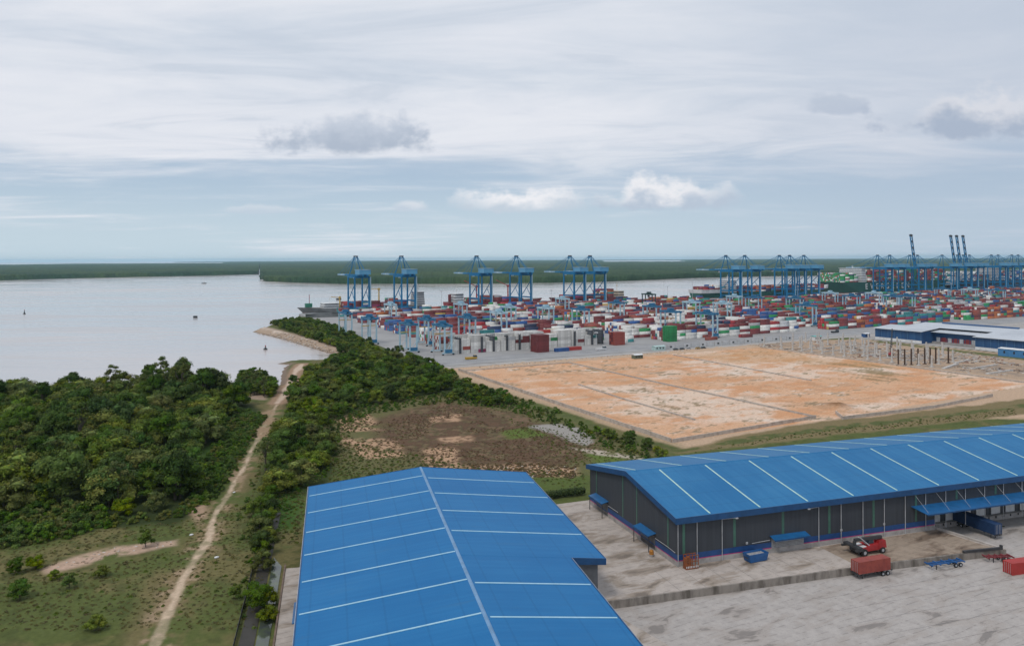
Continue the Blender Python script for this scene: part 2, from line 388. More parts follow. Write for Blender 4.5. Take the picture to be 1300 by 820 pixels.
area([(668, 541), (706, 537), (735, 543), (757, 556), (742, 566), (706, 552)], (0.30, 0.28, 0.255), 3, 3.2)
area([(712, 566), (760, 572), (820, 581), (815, 585), (756, 577)], (0.42, 0.36, 0.29), 2, 2.4, brk=0.42)
# sandy strip outside the field wall
d = R_out['field']
C = blend(C, sm(-np.abs(sdf(P2, FIELD_ALL)-1)+nn*3, -5, -2)*0.8, (0.46, 0.33, 0.22))
fa = sdf(P2, FIELD_ALL)
C = blend(C, sm(fa+nn*3, 0, 3), (0.48, 0.34, 0.235))
area([(850, 572), (1000, 541), (1300, 506), (1400, 500), (1400, 520), (1290, 527), (1000, 560), (860, 577)], (0.19, 0.150, 0.075), 3, 2.5)
area([(850, 572), (1000, 548), (1300, 513), (1400, 507), (1400, 512), (1290, 519), (1000, 553), (860, 575)], (0.09, 0.105, 0.035), 2, 2.5, brk=0.45)
# the laterite field
of = sm(d+nn*0.8, -0.6, 0.6)
oc = np.tile(np.array([0.60, 0.365, 0.225]), (len(P2), 1))
def oblend(m, col):
    global oc
    oc = blend(oc, m, col)
q = np.stack([(P2[:, 0]*math.cos(PA)+P2[:, 1]*math.sin(PA))/2.2, -P2[:, 0]*math.sin(PA)+P2[:, 1]*math.cos(PA)], 1)
s4 = vnoise(np.ascontiguousarray(q), 30, 57, 4)
s1, s2 = vnoise(np.ascontiguousarray(q), 13, 21, 5), vnoise(np.ascontiguousarray(q), 5, 33, 4)
s3 = vnoise(np.ascontiguousarray(np.stack([q[:, 0]*3, q[:, 1]/4], 1)), 6, 41, 4)
oblend(sm(s4+0.4*(s1-0.5), 0.44, 0.62), (0.64, 0.445, 0.325))
oblend(sm(s4+0.5*(s1-0.5), 0.56, 0.66)*0.7, (0.67, 0.53, 0.42))
oblend(sm(s1+0.7*(s2-0.5)+0.5*(n2_-0.5), 0.46, 0.28)*0.8, (0.56, 0.285, 0.145))
oblend(sm(s2*0.7+s1*0.3+0.15*(n3_-0.5), 0.60, 0.70)*0.8, (0.70, 0.60, 0.51))
oblend(sm(s3+0.6*(s2-0.5), 0.62, 0.74)*0.5, (0.40, 0.24, 0.14))
oblend(sm(n3_+0.5*(n2_-0.5), 0.70, 0.84)*0.3, (0.45, 0.26, 0.15))
qx = (P2[:, 0]-PO[0])*math.cos(PA)+(P2[:, 1]-PO[1])*math.sin(PA); qy = -(P2[:, 0]-PO[0])*math.sin(PA)+(P2[:, 1]-PO[1])*math.cos(PA)
for v_, w_, a_, ph in ((-70, 1.0, 9, .3), (-74, 1.0, 9, .3), (-128, .9, 14, 1.2), (-131.5, .9, 14, 1.2), (-185, .9, 8, 2.2), (-188.5, .9, 8, 2.2), (-212, 1.4, 5, .9)):
    oblend(sm(np.abs(qy-v_-a_*np.sin(qx/38+ph)-(n1_-.5)*4), w_, w_*.3)*sm(s2, .36, .55)*0.5, (0.40, 0.235, 0.14))
for u_, w_, a_, ph in ((120, 1.0, 7, .3), (124, 1.0, 7, .3), (214, 1.1, 10, 2.2), (218, 1.1, 10, 2.2)):
    oblend(sm(np.abs(qx-u_-a_*np.sin(qy/44+ph)), w_, w_*.3)*sm(s2, .36, .55)*0.5, (0.42, 0.25, 0.15))
oblend(sm(n3_*0.6+s2*0.4+(s1-0.5)*0.5, 0.64, 0.72)*0.75, (0.20, 0.15, 0.075))
oblend(sm(sdf(P2, [PF(150, -40), PF(255, -36), PF(252, -160), PF(210, -120)])+nn*40, -6, 14)*0.5, (0.47, 0.26, 0.11))
oblend(sm(sdf(P2, [PF(175, -190), PF(252, -190), PF(250, -120), PF(225, -100)])+nn*25, 0, 8)*sm(s3, 0.45, 0.6)*0.7, (0.20, 0.155, 0.07))
C = C*(1-of[:, None])+oc*of[:, None]
# worked building plot right of the field
C = blend(C, sm(sdf(P2, [PF(266, -8), PF(262, -300), PF(385, -330), PF(385, -28), PF(330, -6)])+nn*5, -1, 2), (0.40, 0.29, 0.205))
C = blend(C, sm(sdf(P2, [PF(268, -20), PF(266, -200), PF(290, -250), PF(350, -150), PF(320, -20)])+nn*26, -1, 6)*sm(n2_, 0.42, 0.66)*0.8, (0.25, 0.20, 0.16))
C = blend(C, sm(sdf(P2, [PF(372, -45), PF(352, -200), PF(368, -200), PF(384, -45)])+nn*4, -1, 2), (0.12, 0.13, 0.05))
# tracks
TRACK = GP([(180, 860), (204, 800), (232, 735), (250, 706), (266, 684), (268, 666), (276, 648), (290, 628), (298, 610), (311, 592), (318, 574), (327, 558), (332, 546), (342, 533), (352, 512)])
TR2 = GP([(352, 512), (362, 500), (368, 487), (375, 472), (384, 462)])
dt = linedist(P2, TRACK)+nn*0.9+(n3_-0.5)*0.8
C = blend(C, sm(dt, 9, 3)*0.7*sm(n2_+0.3*(n3_-0.5), 0.34, 0.58), (0.185, 0.140, 0.070))
wid = sm(P2[:, 1], 215, 190)
C = blend(C, sm(np.abs(dt-2.4), 0.9, 0.4)*0.35*sm(n2_, 0.4, 0.6), (0.30, 0.21, 0.13))
C = blend(C, sm(dt, 4.2+wid*1.5, 1.0+wid)*sm(n3_*0.6+n2_*0.4, 0.52, 0.62)*0.8, (0.36, 0.26, 0.175))
C = blend(C, sm(dt+(n3_-0.5)*1.1, 0.95+wid*0.5, 0.25+wid*0.2)*(0.45+0.55*sm(n2_*0.7+n3_*0.3, 0.36, 0.58)), (0.52, 0.40, 0.29))
dt2 = linedist(P2, TR2)+nn*3
C = blend(C, sm(dt2, 6.5, 3.5), (0.30, 0.20, 0.13)); C = blend(C, sm(dt2, 2.5, 1.0), (0.52, 0.40, 0.31))
area([(56, 722), (100, 706), (150, 693), (226, 684), (224, 692), (150, 706), (110, 716), (62, 726)], (0.44, 0.31, 0.23), 2.5, 1.6, brk=0.34)
area([(240, 640), (262, 628), (262, 655), (250, 665)], (0.36, 0.25, 0.17), 2.5, 1.6)
area([(330, 560), (350, 535), (352, 520), (330, 525)], (0.30, 0.21, 0.13), 4, 3, brk=0.42)
# shores: mud, rock foot, pale spit
SPIT = GP([(318, 419), (360, 428), (400, 440), (440, 452), (455, 449), (442, 444), (405, 432), (362, 421), (336, 414)])
ds = sdf(P2, SPIT)
C = blend(C, sm(dshore, 7, 3), (0.20, 0.15, 0.115))
C = blend(C, sm(ds+nn*6, -3, 2), (0.36, 0.27, 0.20)); C = blend(C, sm(ds+nn*8, 7, 11), (0.55, 0.46, 0.38))
C = blend(C, sm(dshore, 2.2, 0.8)*sm(ds, -15, -5), (0.10, 0.085, 0.075))
area([(303, 494), (340, 500), (338, 508), (304, 506)], (0.34, 0.25, 0.19), 3, 2)
# concrete lanes round the blue dock building
C = blend(C, sm(sdf(P2, [PF(386, -3), PF(386, -420), PF(1500, -420), PF(1500, -3)]), -1, 1), (0.36, 0.34, 0.32))
wild = sm(-np.maximum(R_out['field'], R_out['yard']), 2, 12)*sm(P2[:, 1], 190, 215)
Z = (n1_-0.5)*0.5*wild+(n3_-0.5)*0.35*wild
Z += of*(((s2-0.5)*0.25)+(n3_-0.5)*0.10)
Z += sm(ds, 0, 9)*1.6+sm(ds, 0, 8)*(n3_-0.5)*0.8
for (mx, my, mr, mh) in ((*G(1062, 516), 7.5, 2.0), (*PF(60, -60), 3, 0.8), (*PF(120, -100), 3, 0.7), (*PF(205, -75), 4, 0.9)):
    Z += mh*np.exp(-((P2[:, 0]-mx)**2+(P2[:, 1]-my)**2)/(mr*mr)*1.6)*(0.75+0.5*n2_)
    if mr > 5: C = blend(C, np.exp(-((P2[:, 0]-mx)**2+(P2[:, 1]-my)**2)/(mr*mr)*1.8), (0.22, 0.115, 0.055))
Z = np.minimum(Z, -2.6+np.maximum(dshore, -3)*0.5+0.0*Z) if False else np.where(dshore < 7, np.minimum(Z, -2.2+dshore*0.36), Z)
Z = np.where((R_out['yard'] > -6), np.minimum(Z, -0.1), Z)
keep = (dshore > -2.0) & (R_out['yard'] < 6)
nr, nc = len(ys), len(xs)
idx = np.arange(nr*nc).reshape(nr, nc)
a, b, c_, d_ = idx[:-1, :-1].ravel(), idx[:-1, 1:].ravel(), idx[1:, 1:].ravel(), idx[1:, :-1].ravel()
ok = keep[a] | keep[b] | keep[c_] | keep[d_]
quads = np.stack([a, b, c_, d_], 1)[ok]
used = np.unique(quads); remap = -np.ones(nr*nc, np.int64); remap[used] = np.arange(len(used)); quads = remap[quads]
def np_mesh(name, V, Q, mats, cols=None, attr='col', k=4):
    me = bpy.data.meshes.new(name); me.vertices.add(len(V)); me.vertices.foreach_set('co', np.asarray(V, np.float32).ravel())
    me.loops.add(Q.size); me.loops.foreach_set('vertex_index', Q.astype(np.int32).ravel())
    me.polygons.add(len(Q)); me.polygons.foreach_set('loop_start', (np.arange(len(Q))*k).astype(np.int32))
    me.polygons.foreach_set('loop_total', np.full(len(Q), k, np.int32))
    if cols is not None:
        at = me.color_attributes.new(attr, 'FLOAT_COLOR', 'POINT')
        at.data.foreach_set('color', np.concatenate([cols, np.ones((len(cols), 1))], 1).astype(np.float32).ravel())
    for m in mats: me.materials.append(m)
    me.update(calc_edges=True); me.validate(); return me
M_ground = attr_mat('soil_and_grass', 'col', 0.95, nscale=0.9, namt=0.20, spec=0.1)
V = np.concatenate([P2, Z[:, None]], 1)[used]
ground = link('ground', np_mesh('ground', V, quads, [M_ground], C[used])); tag(ground, kind='structure')
ground.data.polygons.foreach_set('use_smooth', np.ones(len(quads), bool))
# coarse land sheet that carries on outside the frame
M_land = mat('rough_land', (0.075, 0.088, 0.03), 0.95, (0.11, 0.095, 0.045), 0.05, spec=0.1)
mb = MB(); mb.poly([(x, y, -0.75) for x, y in [(-900, -250), (900, -250), (1600, 200), PF(1700, -60), PF(400, -60), (60, 470), (-120, 470), (-150, 400), (-700, 330)]])
tag(mb.build('land', M_land), kind='structure')

# water
m = bpy.data.materials.new('muddy_water'); m.use_nodes = True; t = NT(m.node_tree); t.n.clear()
b = t.node('ShaderNodeBsdfPrincipled'); out = t.node('ShaderNodeOutputMaterial'); t.link(b.outputs[0], out.inputs[0])
ge = t.node('ShaderNodeNewGeometry'); pos = ge.outputs['Position']
pn = t.noise(t.mapping(pos, (0.0012, 0.004, 1), rot=(0, 0, 0.3)), 1.0, 4, 0.6, 0.6)
t.link(t.mix(t.smooth(pn, 0.35, 0.65), (0.48, 0.43, 0.41), (0.41, 0.40, 0.405)), b.inputs['Base Color'])
t.link(t.smooth(t.noise(t.mapping(pos, (0.004, 0.02, 1), rot=(0, 0, 0.25)), 1.0, 5, 0.6, 0.8), 0.4, 0.62, 0.07, 0.24), b.inputs['Roughness']); b.inputs['IOR'].default_value = 1.33
bp = t.node('ShaderNodeBump'); bp.inputs['Strength'].default_value = 0.22; bp.inputs['Distance'].default_value = 0.4
wv = t.math('ADD', t.noise(t.mapping(pos, (0.25, 0.4, 1)), 1.0, 4, 0.6), t.math('MULTIPLY', t.noise(t.mapping(pos, (0.01, 0.03, 1), rot=(0, 0, 0.4)), 1.0, 3, 0.6), 3.0))
t.link(wv, bp.inputs['Height']); t.link(bp.outputs[0], b.inputs['Normal'])
M_water = m
mb = MB(); nseg = 96; RW = 42000
mb.poly([(RW*math.cos(2*math.pi*k/nseg), RW*math.sin(2*math.pi*k/nseg), -1.7) for k in range(nseg)])
tag(mb.build('water', M_water), kind='structure')

# ------------------------------------------------------------------ far mangrove shore across the river
def interp(x, tab): return np.interp(x, [q[0] for q in tab], [q[1] for q in tab])
def far_forest():
    cols = np.arange(-260, 1601, 1.15)                    # bearing, in photo pixels at 1000 px focal
    leftn = [(-260, 361), (0, 355.4), (100, 352.8), (200, 350.6), (300, 348.6), (330, 347.6)]
    rightn = [(330, 354.2), (338, 356.6), (370, 358.0), (430, 359.6), (550, 359.8), (700, 358.2), (780, 356.6), (880, 352.4), (960, 350.4), (1040, 349.4), (1150, 350), (1300, 349), (1600, 346)]
    near = np.where(cols < 329, interp(cols, leftn), interp(cols, rightn))
    hor = PY-K*(cols-650)
    dn = 70000/(near-hor)
    df = interp(cols, [(-260, 9000), (0, 11500), (60, 13500), (160, 17000), (260, 30000), (420, 36000), (1600, 36000)])
    nrow = 150
    tpar = np.linspace(0, 1, nrow)
    inv = (1/dn)[None, :]*(1-tpar[:, None])+(1/df)[None, :]*tpar[:, None]
    dist = 1/inv
    X = dist*((cols-650)/F)[None, :]; Y = dist+0*X
    p = np.stack([X.ravel(), Y.ravel()], 1)
    p += rng.normal(0, 1, p.shape)*(p[:, 1:2]*0.0003)
    hcan = 9+7*vnoise(p, 90, 3, 3)+5*vnoise(p, 22, 8, 2)+rng.random(len(p))*4.0*np.clip(4000/p[:, 1], 0.3, 1)
    # inland lagoons and creeks seen as pale streaks
    lag = np.zeros(len(p), bool)
    sl_ = p[:, 0]/p[:, 1]; wig = (vnoise(p, 900, 12, 3)-0.5)
    lag |= (sl_+wig*0.03 > 0.11) & (sl_+wig*0.05 < 0.225) & (p[:, 1] > 13500+wig*3000) & (p[:, 1] < 27000)
    lag |= (sl_+wig*0.03 > -0.565) & (sl_+wig*0.03 < -0.36) & (p[:, 1] > 14500) & (p[:, 1] < 24000)
    hcan[lag] = -4.0
    Zf = hcan.reshape(nrow, len(cols)); Zf[0, :] = -2.5; Zf[1, :] = np.maximum(Zf[1, :]*0.75, 5)
    Zf[-1, :] = -2.5
    Xn = p[:, 0].reshape(nrow, -1); Yn = p[:, 1].reshape(nrow, -1); Yn[1] = Yn[0]+3
    V = np.stack([Xn.ravel(), Yn.ravel(), Zf.ravel()], 1)
    cc = vnoise(p, 240, 77, 4); cb = vnoise(p, 35, 15, 3)
    colr = np.tile(np.array([0.028, 0.062, 0.030]), (len(p), 1))
    colr = blend(colr, sm(cc, 0.4, 0.65), (0.050, 0.084, 0.032)); colr = blend(colr, sm(cb, 0.5, 0.75)*0.6, (0.018, 0.042, 0.024))
    colr = colr*(0.75+0.5*rng.random(len(p)))[:, None]
    ii = np.arange(nrow*len(cols)).reshape(nrow, len(cols))
    Q = np.stack([ii[:-1, :-1].ravel(), ii[:-1, 1:].ravel(), ii[1:, 1:].ravel(), ii[1:, :-1].ravel()], 1)
    # no faces across the river mouth at the step in the shoreline
    cq = np.tile(np.arange(len(cols)-1), nrow-1); cut = (cols[cq] < 329) & (cols[cq+1] >= 329)
    rowq = np.repeat(np.arange(nrow-1), len(cols)-1)
    Q = Q[~(cut & (rowq < 90))]
    o = link('mangrove_forest', np_mesh('mangrove_forest', V, Q, [attr_mat('far_canopy', 'col', 0.9, nscale=0.05, namt=0.2, spec=0.1)], colr))
    tag(o, 'long low dark green mangrove forest along the far bank of the river', 'forest', kind='stuff')
far_forest()

# ------------------------------------------------------------------ port yard, roads
M_yard = mat('yard_paving', (0.33, 0.325, 0.32), 0.85, (0.255, 0.25, 0.25), 0.03, detail=8)
def slab(name, pts, z, m, depth=0.3):
    mb = MB(); n = len(pts); mb.poly([(x, y, z) for x, y in pts])
    for i in range(n):
        p, q = pts[i], pts[(i+1) % n]; mb.quad((*p, z-depth), (*q, z-depth), (*q, z), (*p, z))
    return tag(mb.build(name, m), kind='structure')
slab('container_yard', [PF(-3, -3), PF(46, VQ), PF(2900, VQ), PF(2900, -3)], 0.12, M_yard, 6)
slab('yard_access_road', [PF(2, 4), PF(4, 28), PF(1500, 30), PF(1500, 6)], 0.135, mat('pale_asphalt', (0.30, 0.30, 0.305), 0.85, (0.24, 0.24, 0.245), 0.06), 0.01)
slab('perimeter_road', [PF(4, -14), PF(3, -4), PF(2900, -4), PF(2900, -13)], 0.06, mat('dusty_road', (0.40, 0.38, 0.36), 0.9, (0.31, 0.29, 0.27), 0.1), 0.3)
slab('quay_edge', [PF(50, VQ-1.4), PF(50.2, VQ+0.3), PF(2900, VQ+0.3), PF(2900, VQ-1.4)], 0.45, M_conc, 1.5)
M_line = mat('road_paint', (0.68, 0.67, 0.62), 0.8, (0.5, 0.48, 0.44), 1.0)
mb = MB()
for u in range(10, 900, 12): mb.quad((*PF(u, 17), 0.142), (*PF(u+6, 17), 0.142), (*PF(u+6, 17.4), 0.142), (*PF(u, 17.4), 0.142))
for u in range(10, 900, 10): mb.quad((*PF(u, 5), 0.142), (*PF(u+10.2, 5), 0.142), (*PF(u+10.2, 5.25), 0.142), (*PF(u, 5.25), 0.142))
tag(mb.build('lane_marking', M_line), kind='structure')

# ------------------------------------------------------------------ vegetation
def leaf_cluster(V, Q, Cc, cen, rad, n, size, base, r, flat=0.75):
    """n small leaf-clump quads over a lumpy ellipsoid"""
    for _ in range(n):
        th = r.uniform(0, 2*math.pi); cz = r.uniform(-0.55, 1.0); sn = math.sqrt(max(0, 1-cz*cz))
        d = Vector((sn*math.cos(th), sn*math.sin(th), cz)); rr = rad*r.uniform(0.72, 1.1)
        c = Vector(cen)+Vector((d.x*rr, d.y*rr, d.z*rr*flat))
        nrm = (d+Vector((r.uniform(-.7, .7), r.uniform(-.7, .7), r.uniform(-.3, .9)))).normalized()
        t1 = nrm.cross(Vector((r.uniform(-1, 1), r.uniform(-1, 1), r.uniform(-1, 1)))).normalized(); t2 = nrm.cross(t1)
        s1 = size*r.uniform(0.6, 1.3); s2 = s1*r.uniform(0.5, 0.9); i = len(V)
        V += [c-t1*s1-t2*s2*0.4, c+t2*s2*-0.9+t1*s1*0.2, c+t1*s1+t2*s2*0.3, c+t2*s2-t1*s1*0.2]
        Q.append((i, i+1, i+2, i+3))
        f = r.uniform(0.66, 1.34); k = [base[0]*f*r.uniform(0.9, 1.2), base[1]*f, base[2]*f*r.uniform(0.8, 1.1)]
        Cc += [k]*4
ICO = None
def core_blob(V, T, Cc, cen, rad, base, r, flat=0.75):
    """closed dense inside of a clump, so that the sky does not show straight through it"""
    bm = bmesh.new(); bmesh.ops.create_icosphere(bm, subdivisions=1, radius=1); i = len(V)
    for v in bm.verts:
        k = rad*r.uniform(0.66, 0.86); V.append(Vector(cen)+Vector((v.co.x*k, v.co.y*k, v.co.z*k*flat)))
    for f in bm.faces:
        q = [v.index+i for v in f.verts]; T.append((q[0], q[1], q[2], q[2]))
    f = r.uniform(0.8, 1.0); Cc += [[base[0]*f, base[1]*f, base[2]*f]]*len(bm.verts); bm.free()
def crown_mesh(name, seed, h, w, trunk, base, nclump=17, nleaf=58, leaf=0.40, open_=0.0, material=None):
    r = random.Random(seed); V, Q, T, Cc = [], [], [], []
    tops = []
    for k in range(nclump):
        a = r.uniform(0, 2*math.pi); zc = r.uniform(0.05, 1.0)
        prof = math.sqrt(max(0.05, 1-(zc*1.05-0.28)**2/0.62)); rr = w*0.5*prof*math.sqrt(r.uniform(0.08, 1.0))
        cen = (rr*math.cos(a), rr*math.sin(a), trunk+(h-trunk)*zc*0.86)
        rad = w*r.uniform(0.15, 0.25)*(1-0.25*open_); tops.append(cen)
        tint = r.uniform(0.68, 1.32); bs = (base[0]*tint*r.uniform(0.9, 1.15), base[1]*tint, base[2]*tint)
        leaf_cluster(V, Q, Cc, cen, rad, int(nleaf*(1-0.45*open_)), leaf, bs, r)
        if r.random() > open_: core_blob(V, T, Cc, cen, rad, bs, r)
    me = bpy.data.meshes.new(name)
    me.from_pydata([tuple(v) for v in V], [], [q for q in Q]+[(t[0], t[1], t[2]) for t in T])
    at = me.color_attributes.new('leaf', 'FLOAT_COLOR', 'POINT')
    at.data.foreach_set('color', np.concatenate([np.array(Cc), np.ones((len(Cc), 1))], 1).astype(np.float32).ravel())
    me.materials.append(material or M_leaf)
    mb = MB(); ph = trunk+(h-trunk)*0.45
    mb.cyl((0, 0, -0.6), (0.05*w, 0, ph), 0.028*h, 6, 0.014*h)
    for c in r.sample(tops, min(6, len(tops))): mb.cyl((0.02*w, 0, trunk*0.55+r.uniform(0, 0.2)*h), c, 0.012*h, 5, 0.005*h)
    return me, mb.mesh('trunk', M_bark)
KINDS = [  # (kind phrase, seed, height, width, trunk, leaf colour, clumps, leaves, leaf size, openness)
    ('dark green broad-crowned tree', 11, 8.5, 7.6, 1.6, (0.050, 0.092, 0.012), 22, 120, 0.24, 0.0),
    ('mid green round-crowned tree', 12, 8.0, 6.6, 1.4, (0.078, 0.125, 0.014), 20, 118, 0.23, 0.0),
    ('olive green spreading tree', 13, 7.6, 7.8, 1.5, (0.112, 0.140, 0.028), 22, 118, 0.23, 0.1),
    ('deep green narrow-crowned tree', 14, 9.6, 5.8, 2.2, (0.040, 0.080, 0.013), 19, 110, 0.23, 0.05),
    ('yellowish green bushy tree', 15, 6.6, 6.6, 0.9, (0.112, 0.150, 0.015), 19, 112, 0.23, 0.0),
    ('airy thin-leaved tree', 16, 10.8, 5.4, 5.2, (0.072, 0.10, 0.024), 11, 90, 0.22, 0.55),
]
TREE = [crown_mesh('crown', *k[1:5], k[5], k[6], k[7], k[8], k[9]) for k in KINDS]
SHRUB = [crown_mesh('foliage', 31, 2.4, 3.2, 0.1, (0.066, 0.125, 0.018), 9, 60, 0.19, 0.0), crown_mesh('foliage', 32, 1.8, 3.0, 0.1, (0.105, 0.130, 0.030), 9, 54, 0.18, 0.0)]
DRY = [crown_mesh('dry_scrub', 41, 0.9, 2.2, 0.0, (0.135, 0.085, 0.052), 8, 40, 0.12, 1.0, M_scrub), crown_mesh('dry_scrub', 42, 0.8, 2.4, 0.0, (0.150, 0.115, 0.062), 8, 40, 0.16, 0.5, M_scrub)]
HERB = [crown_mesh('low_plants', 51, 0.9, 2.6, 0.0, (0.092, 0.135, 0.030), 9, 44, 0.18, 0.1, M_leaf), crown_mesh('low_plants', 52, 0.7, 2.2, 0.0, (0.150, 0.140, 0.056), 8, 44, 0.14, 0.7, M_scrub)]

def inside(poly, n, spacing):
    p = np.array(poly); lo, hi = p.min(0), p.max(0); out = []
    step = spacing; x = lo[0]
    cand = []
    while x < hi[0]:
        y = lo[1]
        while y < hi[1]:
            cand.append((x+random.uniform(-.5, .5)*step*0.95, y+random.uniform(-.5, .5)*step*0.95)); y += step
        x += step
    cand = np.array(cand); ok = sdf(cand, poly) > 0
    return cand[ok]
def ground_z(x, y):
    j = np.searchsorted(ys, y); j = int(np.clip(j, 1, nr-1)); i = int(np.clip(round((x/y-xs[0])/(xs[1]-xs[0])), 0, nc-1))
    return float(Z.reshape(nr, nc)[j, i])
ZONES = [  # (polygon in ground points, spacing, kind weights, size range, phrase, group)
    (GP([(-130, 512), (0, 504), (120, 501), (200, 494), (262, 497), (296, 507), (316, 514), (292, 532), (276, 560), (262, 590), (252, 622), (228, 648), (205, 660), (140, 655), (110, 642), (60, 646), (0, 655), (-130, 670)]), 7.2, (3.5, 4, 3.4, 2.2, 2.4, .5), (0.6, 1.72), 'in the big mangrove wood left of the dirt track', 'trees of the wood left of the dirt track'),
    (GP([(366, 502), (386, 478), (430, 456), (470, 449), (520, 457), (553, 471), (590, 489), (560, 500), (500, 512), (450, 521), (412, 540), (416, 562), (428, 588), (408, 606), (372, 632), (342, 640), (330, 618), (340, 584), (356, 552), (364, 528)]), 6.5, (3, 4, 3, 1.2, 3.4, .2), (0.5, 1.2), 'in the middle wood between the track and the container yard', 'trees of the middle wood'),
    (GP([(345, 411), (392, 408), (425, 417), (462, 437), (480, 444), (470, 449), (436, 447), (402, 435), (364, 421)]), 6.2, (3, 4, 3, 1, 3, .1), (0.6, 0.95), 'on the shore strip beside the quay', 'trees on the shore strip'),
    (GP([(304, 494), (306, 482), (318, 478), (336, 480), (345, 489), (350, 500), (340, 506), (318, 505)]), 4.4, (3, 4, 1, 2, 2, 3.0), (0.6, 0.9), 'on the small mangrove spit in the inlet', 'trees on the mangrove spit'),
    (GP([(318, 640), (346, 640), (344, 690), (342, 790), (322, 790), (330, 730), (322, 690)]), 4.6, (3, 4, 1, 1, 3, 0), (0.45, 0.72), 'in the row beside the ditch left of the near blue roof', 'trees beside the ditch'),
    (GP([(590, 489), (632, 503), (660, 514), (655, 520), (600, 514), (566, 508)]), 5.2, (3, 4, 1, 1, 3, 0), (0.5, 0.75), 'at the edge of the brown clearing by the field wall', 'trees along the field wall'),
    (GP([(735, 545), (775, 550), (812, 560), (850, 578), (846, 585), (800, 570), (742, 552)]), 5.6, (3, 4, 1, 0, 3, 0), (0.38, 0.6), 'in the row of bushes at the corner of the laterite field', 'bushes at the field corner'),
]
TALL = GP([(180, 506), (200, 492), (262, 496), (290, 520), (200, 520)])
cand = []
for zi, (poly, sp, wts, szr, ph, grp) in enumerate(ZONES):
    for x, y in inside(poly, 0, sp):
        k = random.choices(range(6), wts)[0]; s_ = random.uniform(*szr)
        if zi == 0 and sdf(np.array([[x, y]]), TALL)[0] > 0: s_ *= 1.2; k = random.choice((k, 5, k, 3))
        cand.append((y, x, k, s_, zi))
EXTRA = [(45, 722, .5, 4), (185, 694, .55, 1), (128, 732, .42, 4), (20, 728, .4, 0), (70, 735, .35, 4), (88, 746, .45, 1), (25, 760, .5, 0), (300, 760, .4, 1), (120, 800, .5, 4)]
for px, py, s_, k in EXTRA: x, y = G(px, py); cand.append((y, x, k, s_, 7))
ZONES.append((None, 0, 0, 0, 'alone on the grass below the wood at the lower left', 'lone bushes on the lower left grass'))
# the trees that show largest become individuals, the rest of each wood one mass
def shown(c):
    px, py = pxof(c[1], c[0], 4); return -30 < px < 1330
cand = [c for c in cand if shown(c)]
cand.sort(key=lambda c: -c[3]*10/c[0]*(1.0 if c[4] not in (3, 4, 5, 6, 7) else 3.0))
WHERE = lambda py: 'near' if py > 610 else 'middle' if py > 545 else 'far'
rest = [[] for _ in KINDS]; lab_px = {}; tree_obj = {}
SHORTZ = {2: 'shore strip beside the quay', 3: 'small mangrove spit in the inlet', 4: 'row beside the ditch', 5: 'edge of the brown clearing', 6: 'corner of the laterite field', 7: 'on the lower left grass'}
for n, (y, x, k, s_, zi) in enumerate(cand):
    z = max(ground_z(x, y), -1.5)
    if n >= 295: rest[k].append((x, y, z, s_, random.uniform(0, 6.28))); continue
    px, py = pxof(x, y)
    side = 'left' if px < 110 else 'centre' if px < 220 else 'right'
    size = 'small' if s_ < 0.6 else 'medium' if s_ < 0.95 else 'large'
    kp = KINDS[k][0] if zi not in (6, 7) else KINDS[k][0].replace('tree', 'bush')
    spot = f'{WHERE(py)} {side} of the big wood' if zi == 0 else f'{WHERE(py)} end of the middle wood' if zi == 1 else SHORTZ[zi]
    lab = f'{size} {kp}, {spot}'
    lab_px.setdefault(lab, []).append((px, n))
    t_ = thing('tree' if zi not in (6, 7) else 'bush', lab, 'tree' if zi not in (6, 7) else 'bush', (x, y, z), random.uniform(0, 6.28), ZONES[zi][5])
    t_.scale = (s_, s_, s_*random.uniform(0.88, 1.12))
    tree_obj[n] = t_; link('crown', TREE[k][0], t_); link('trunk', TREE[k][1], t_)

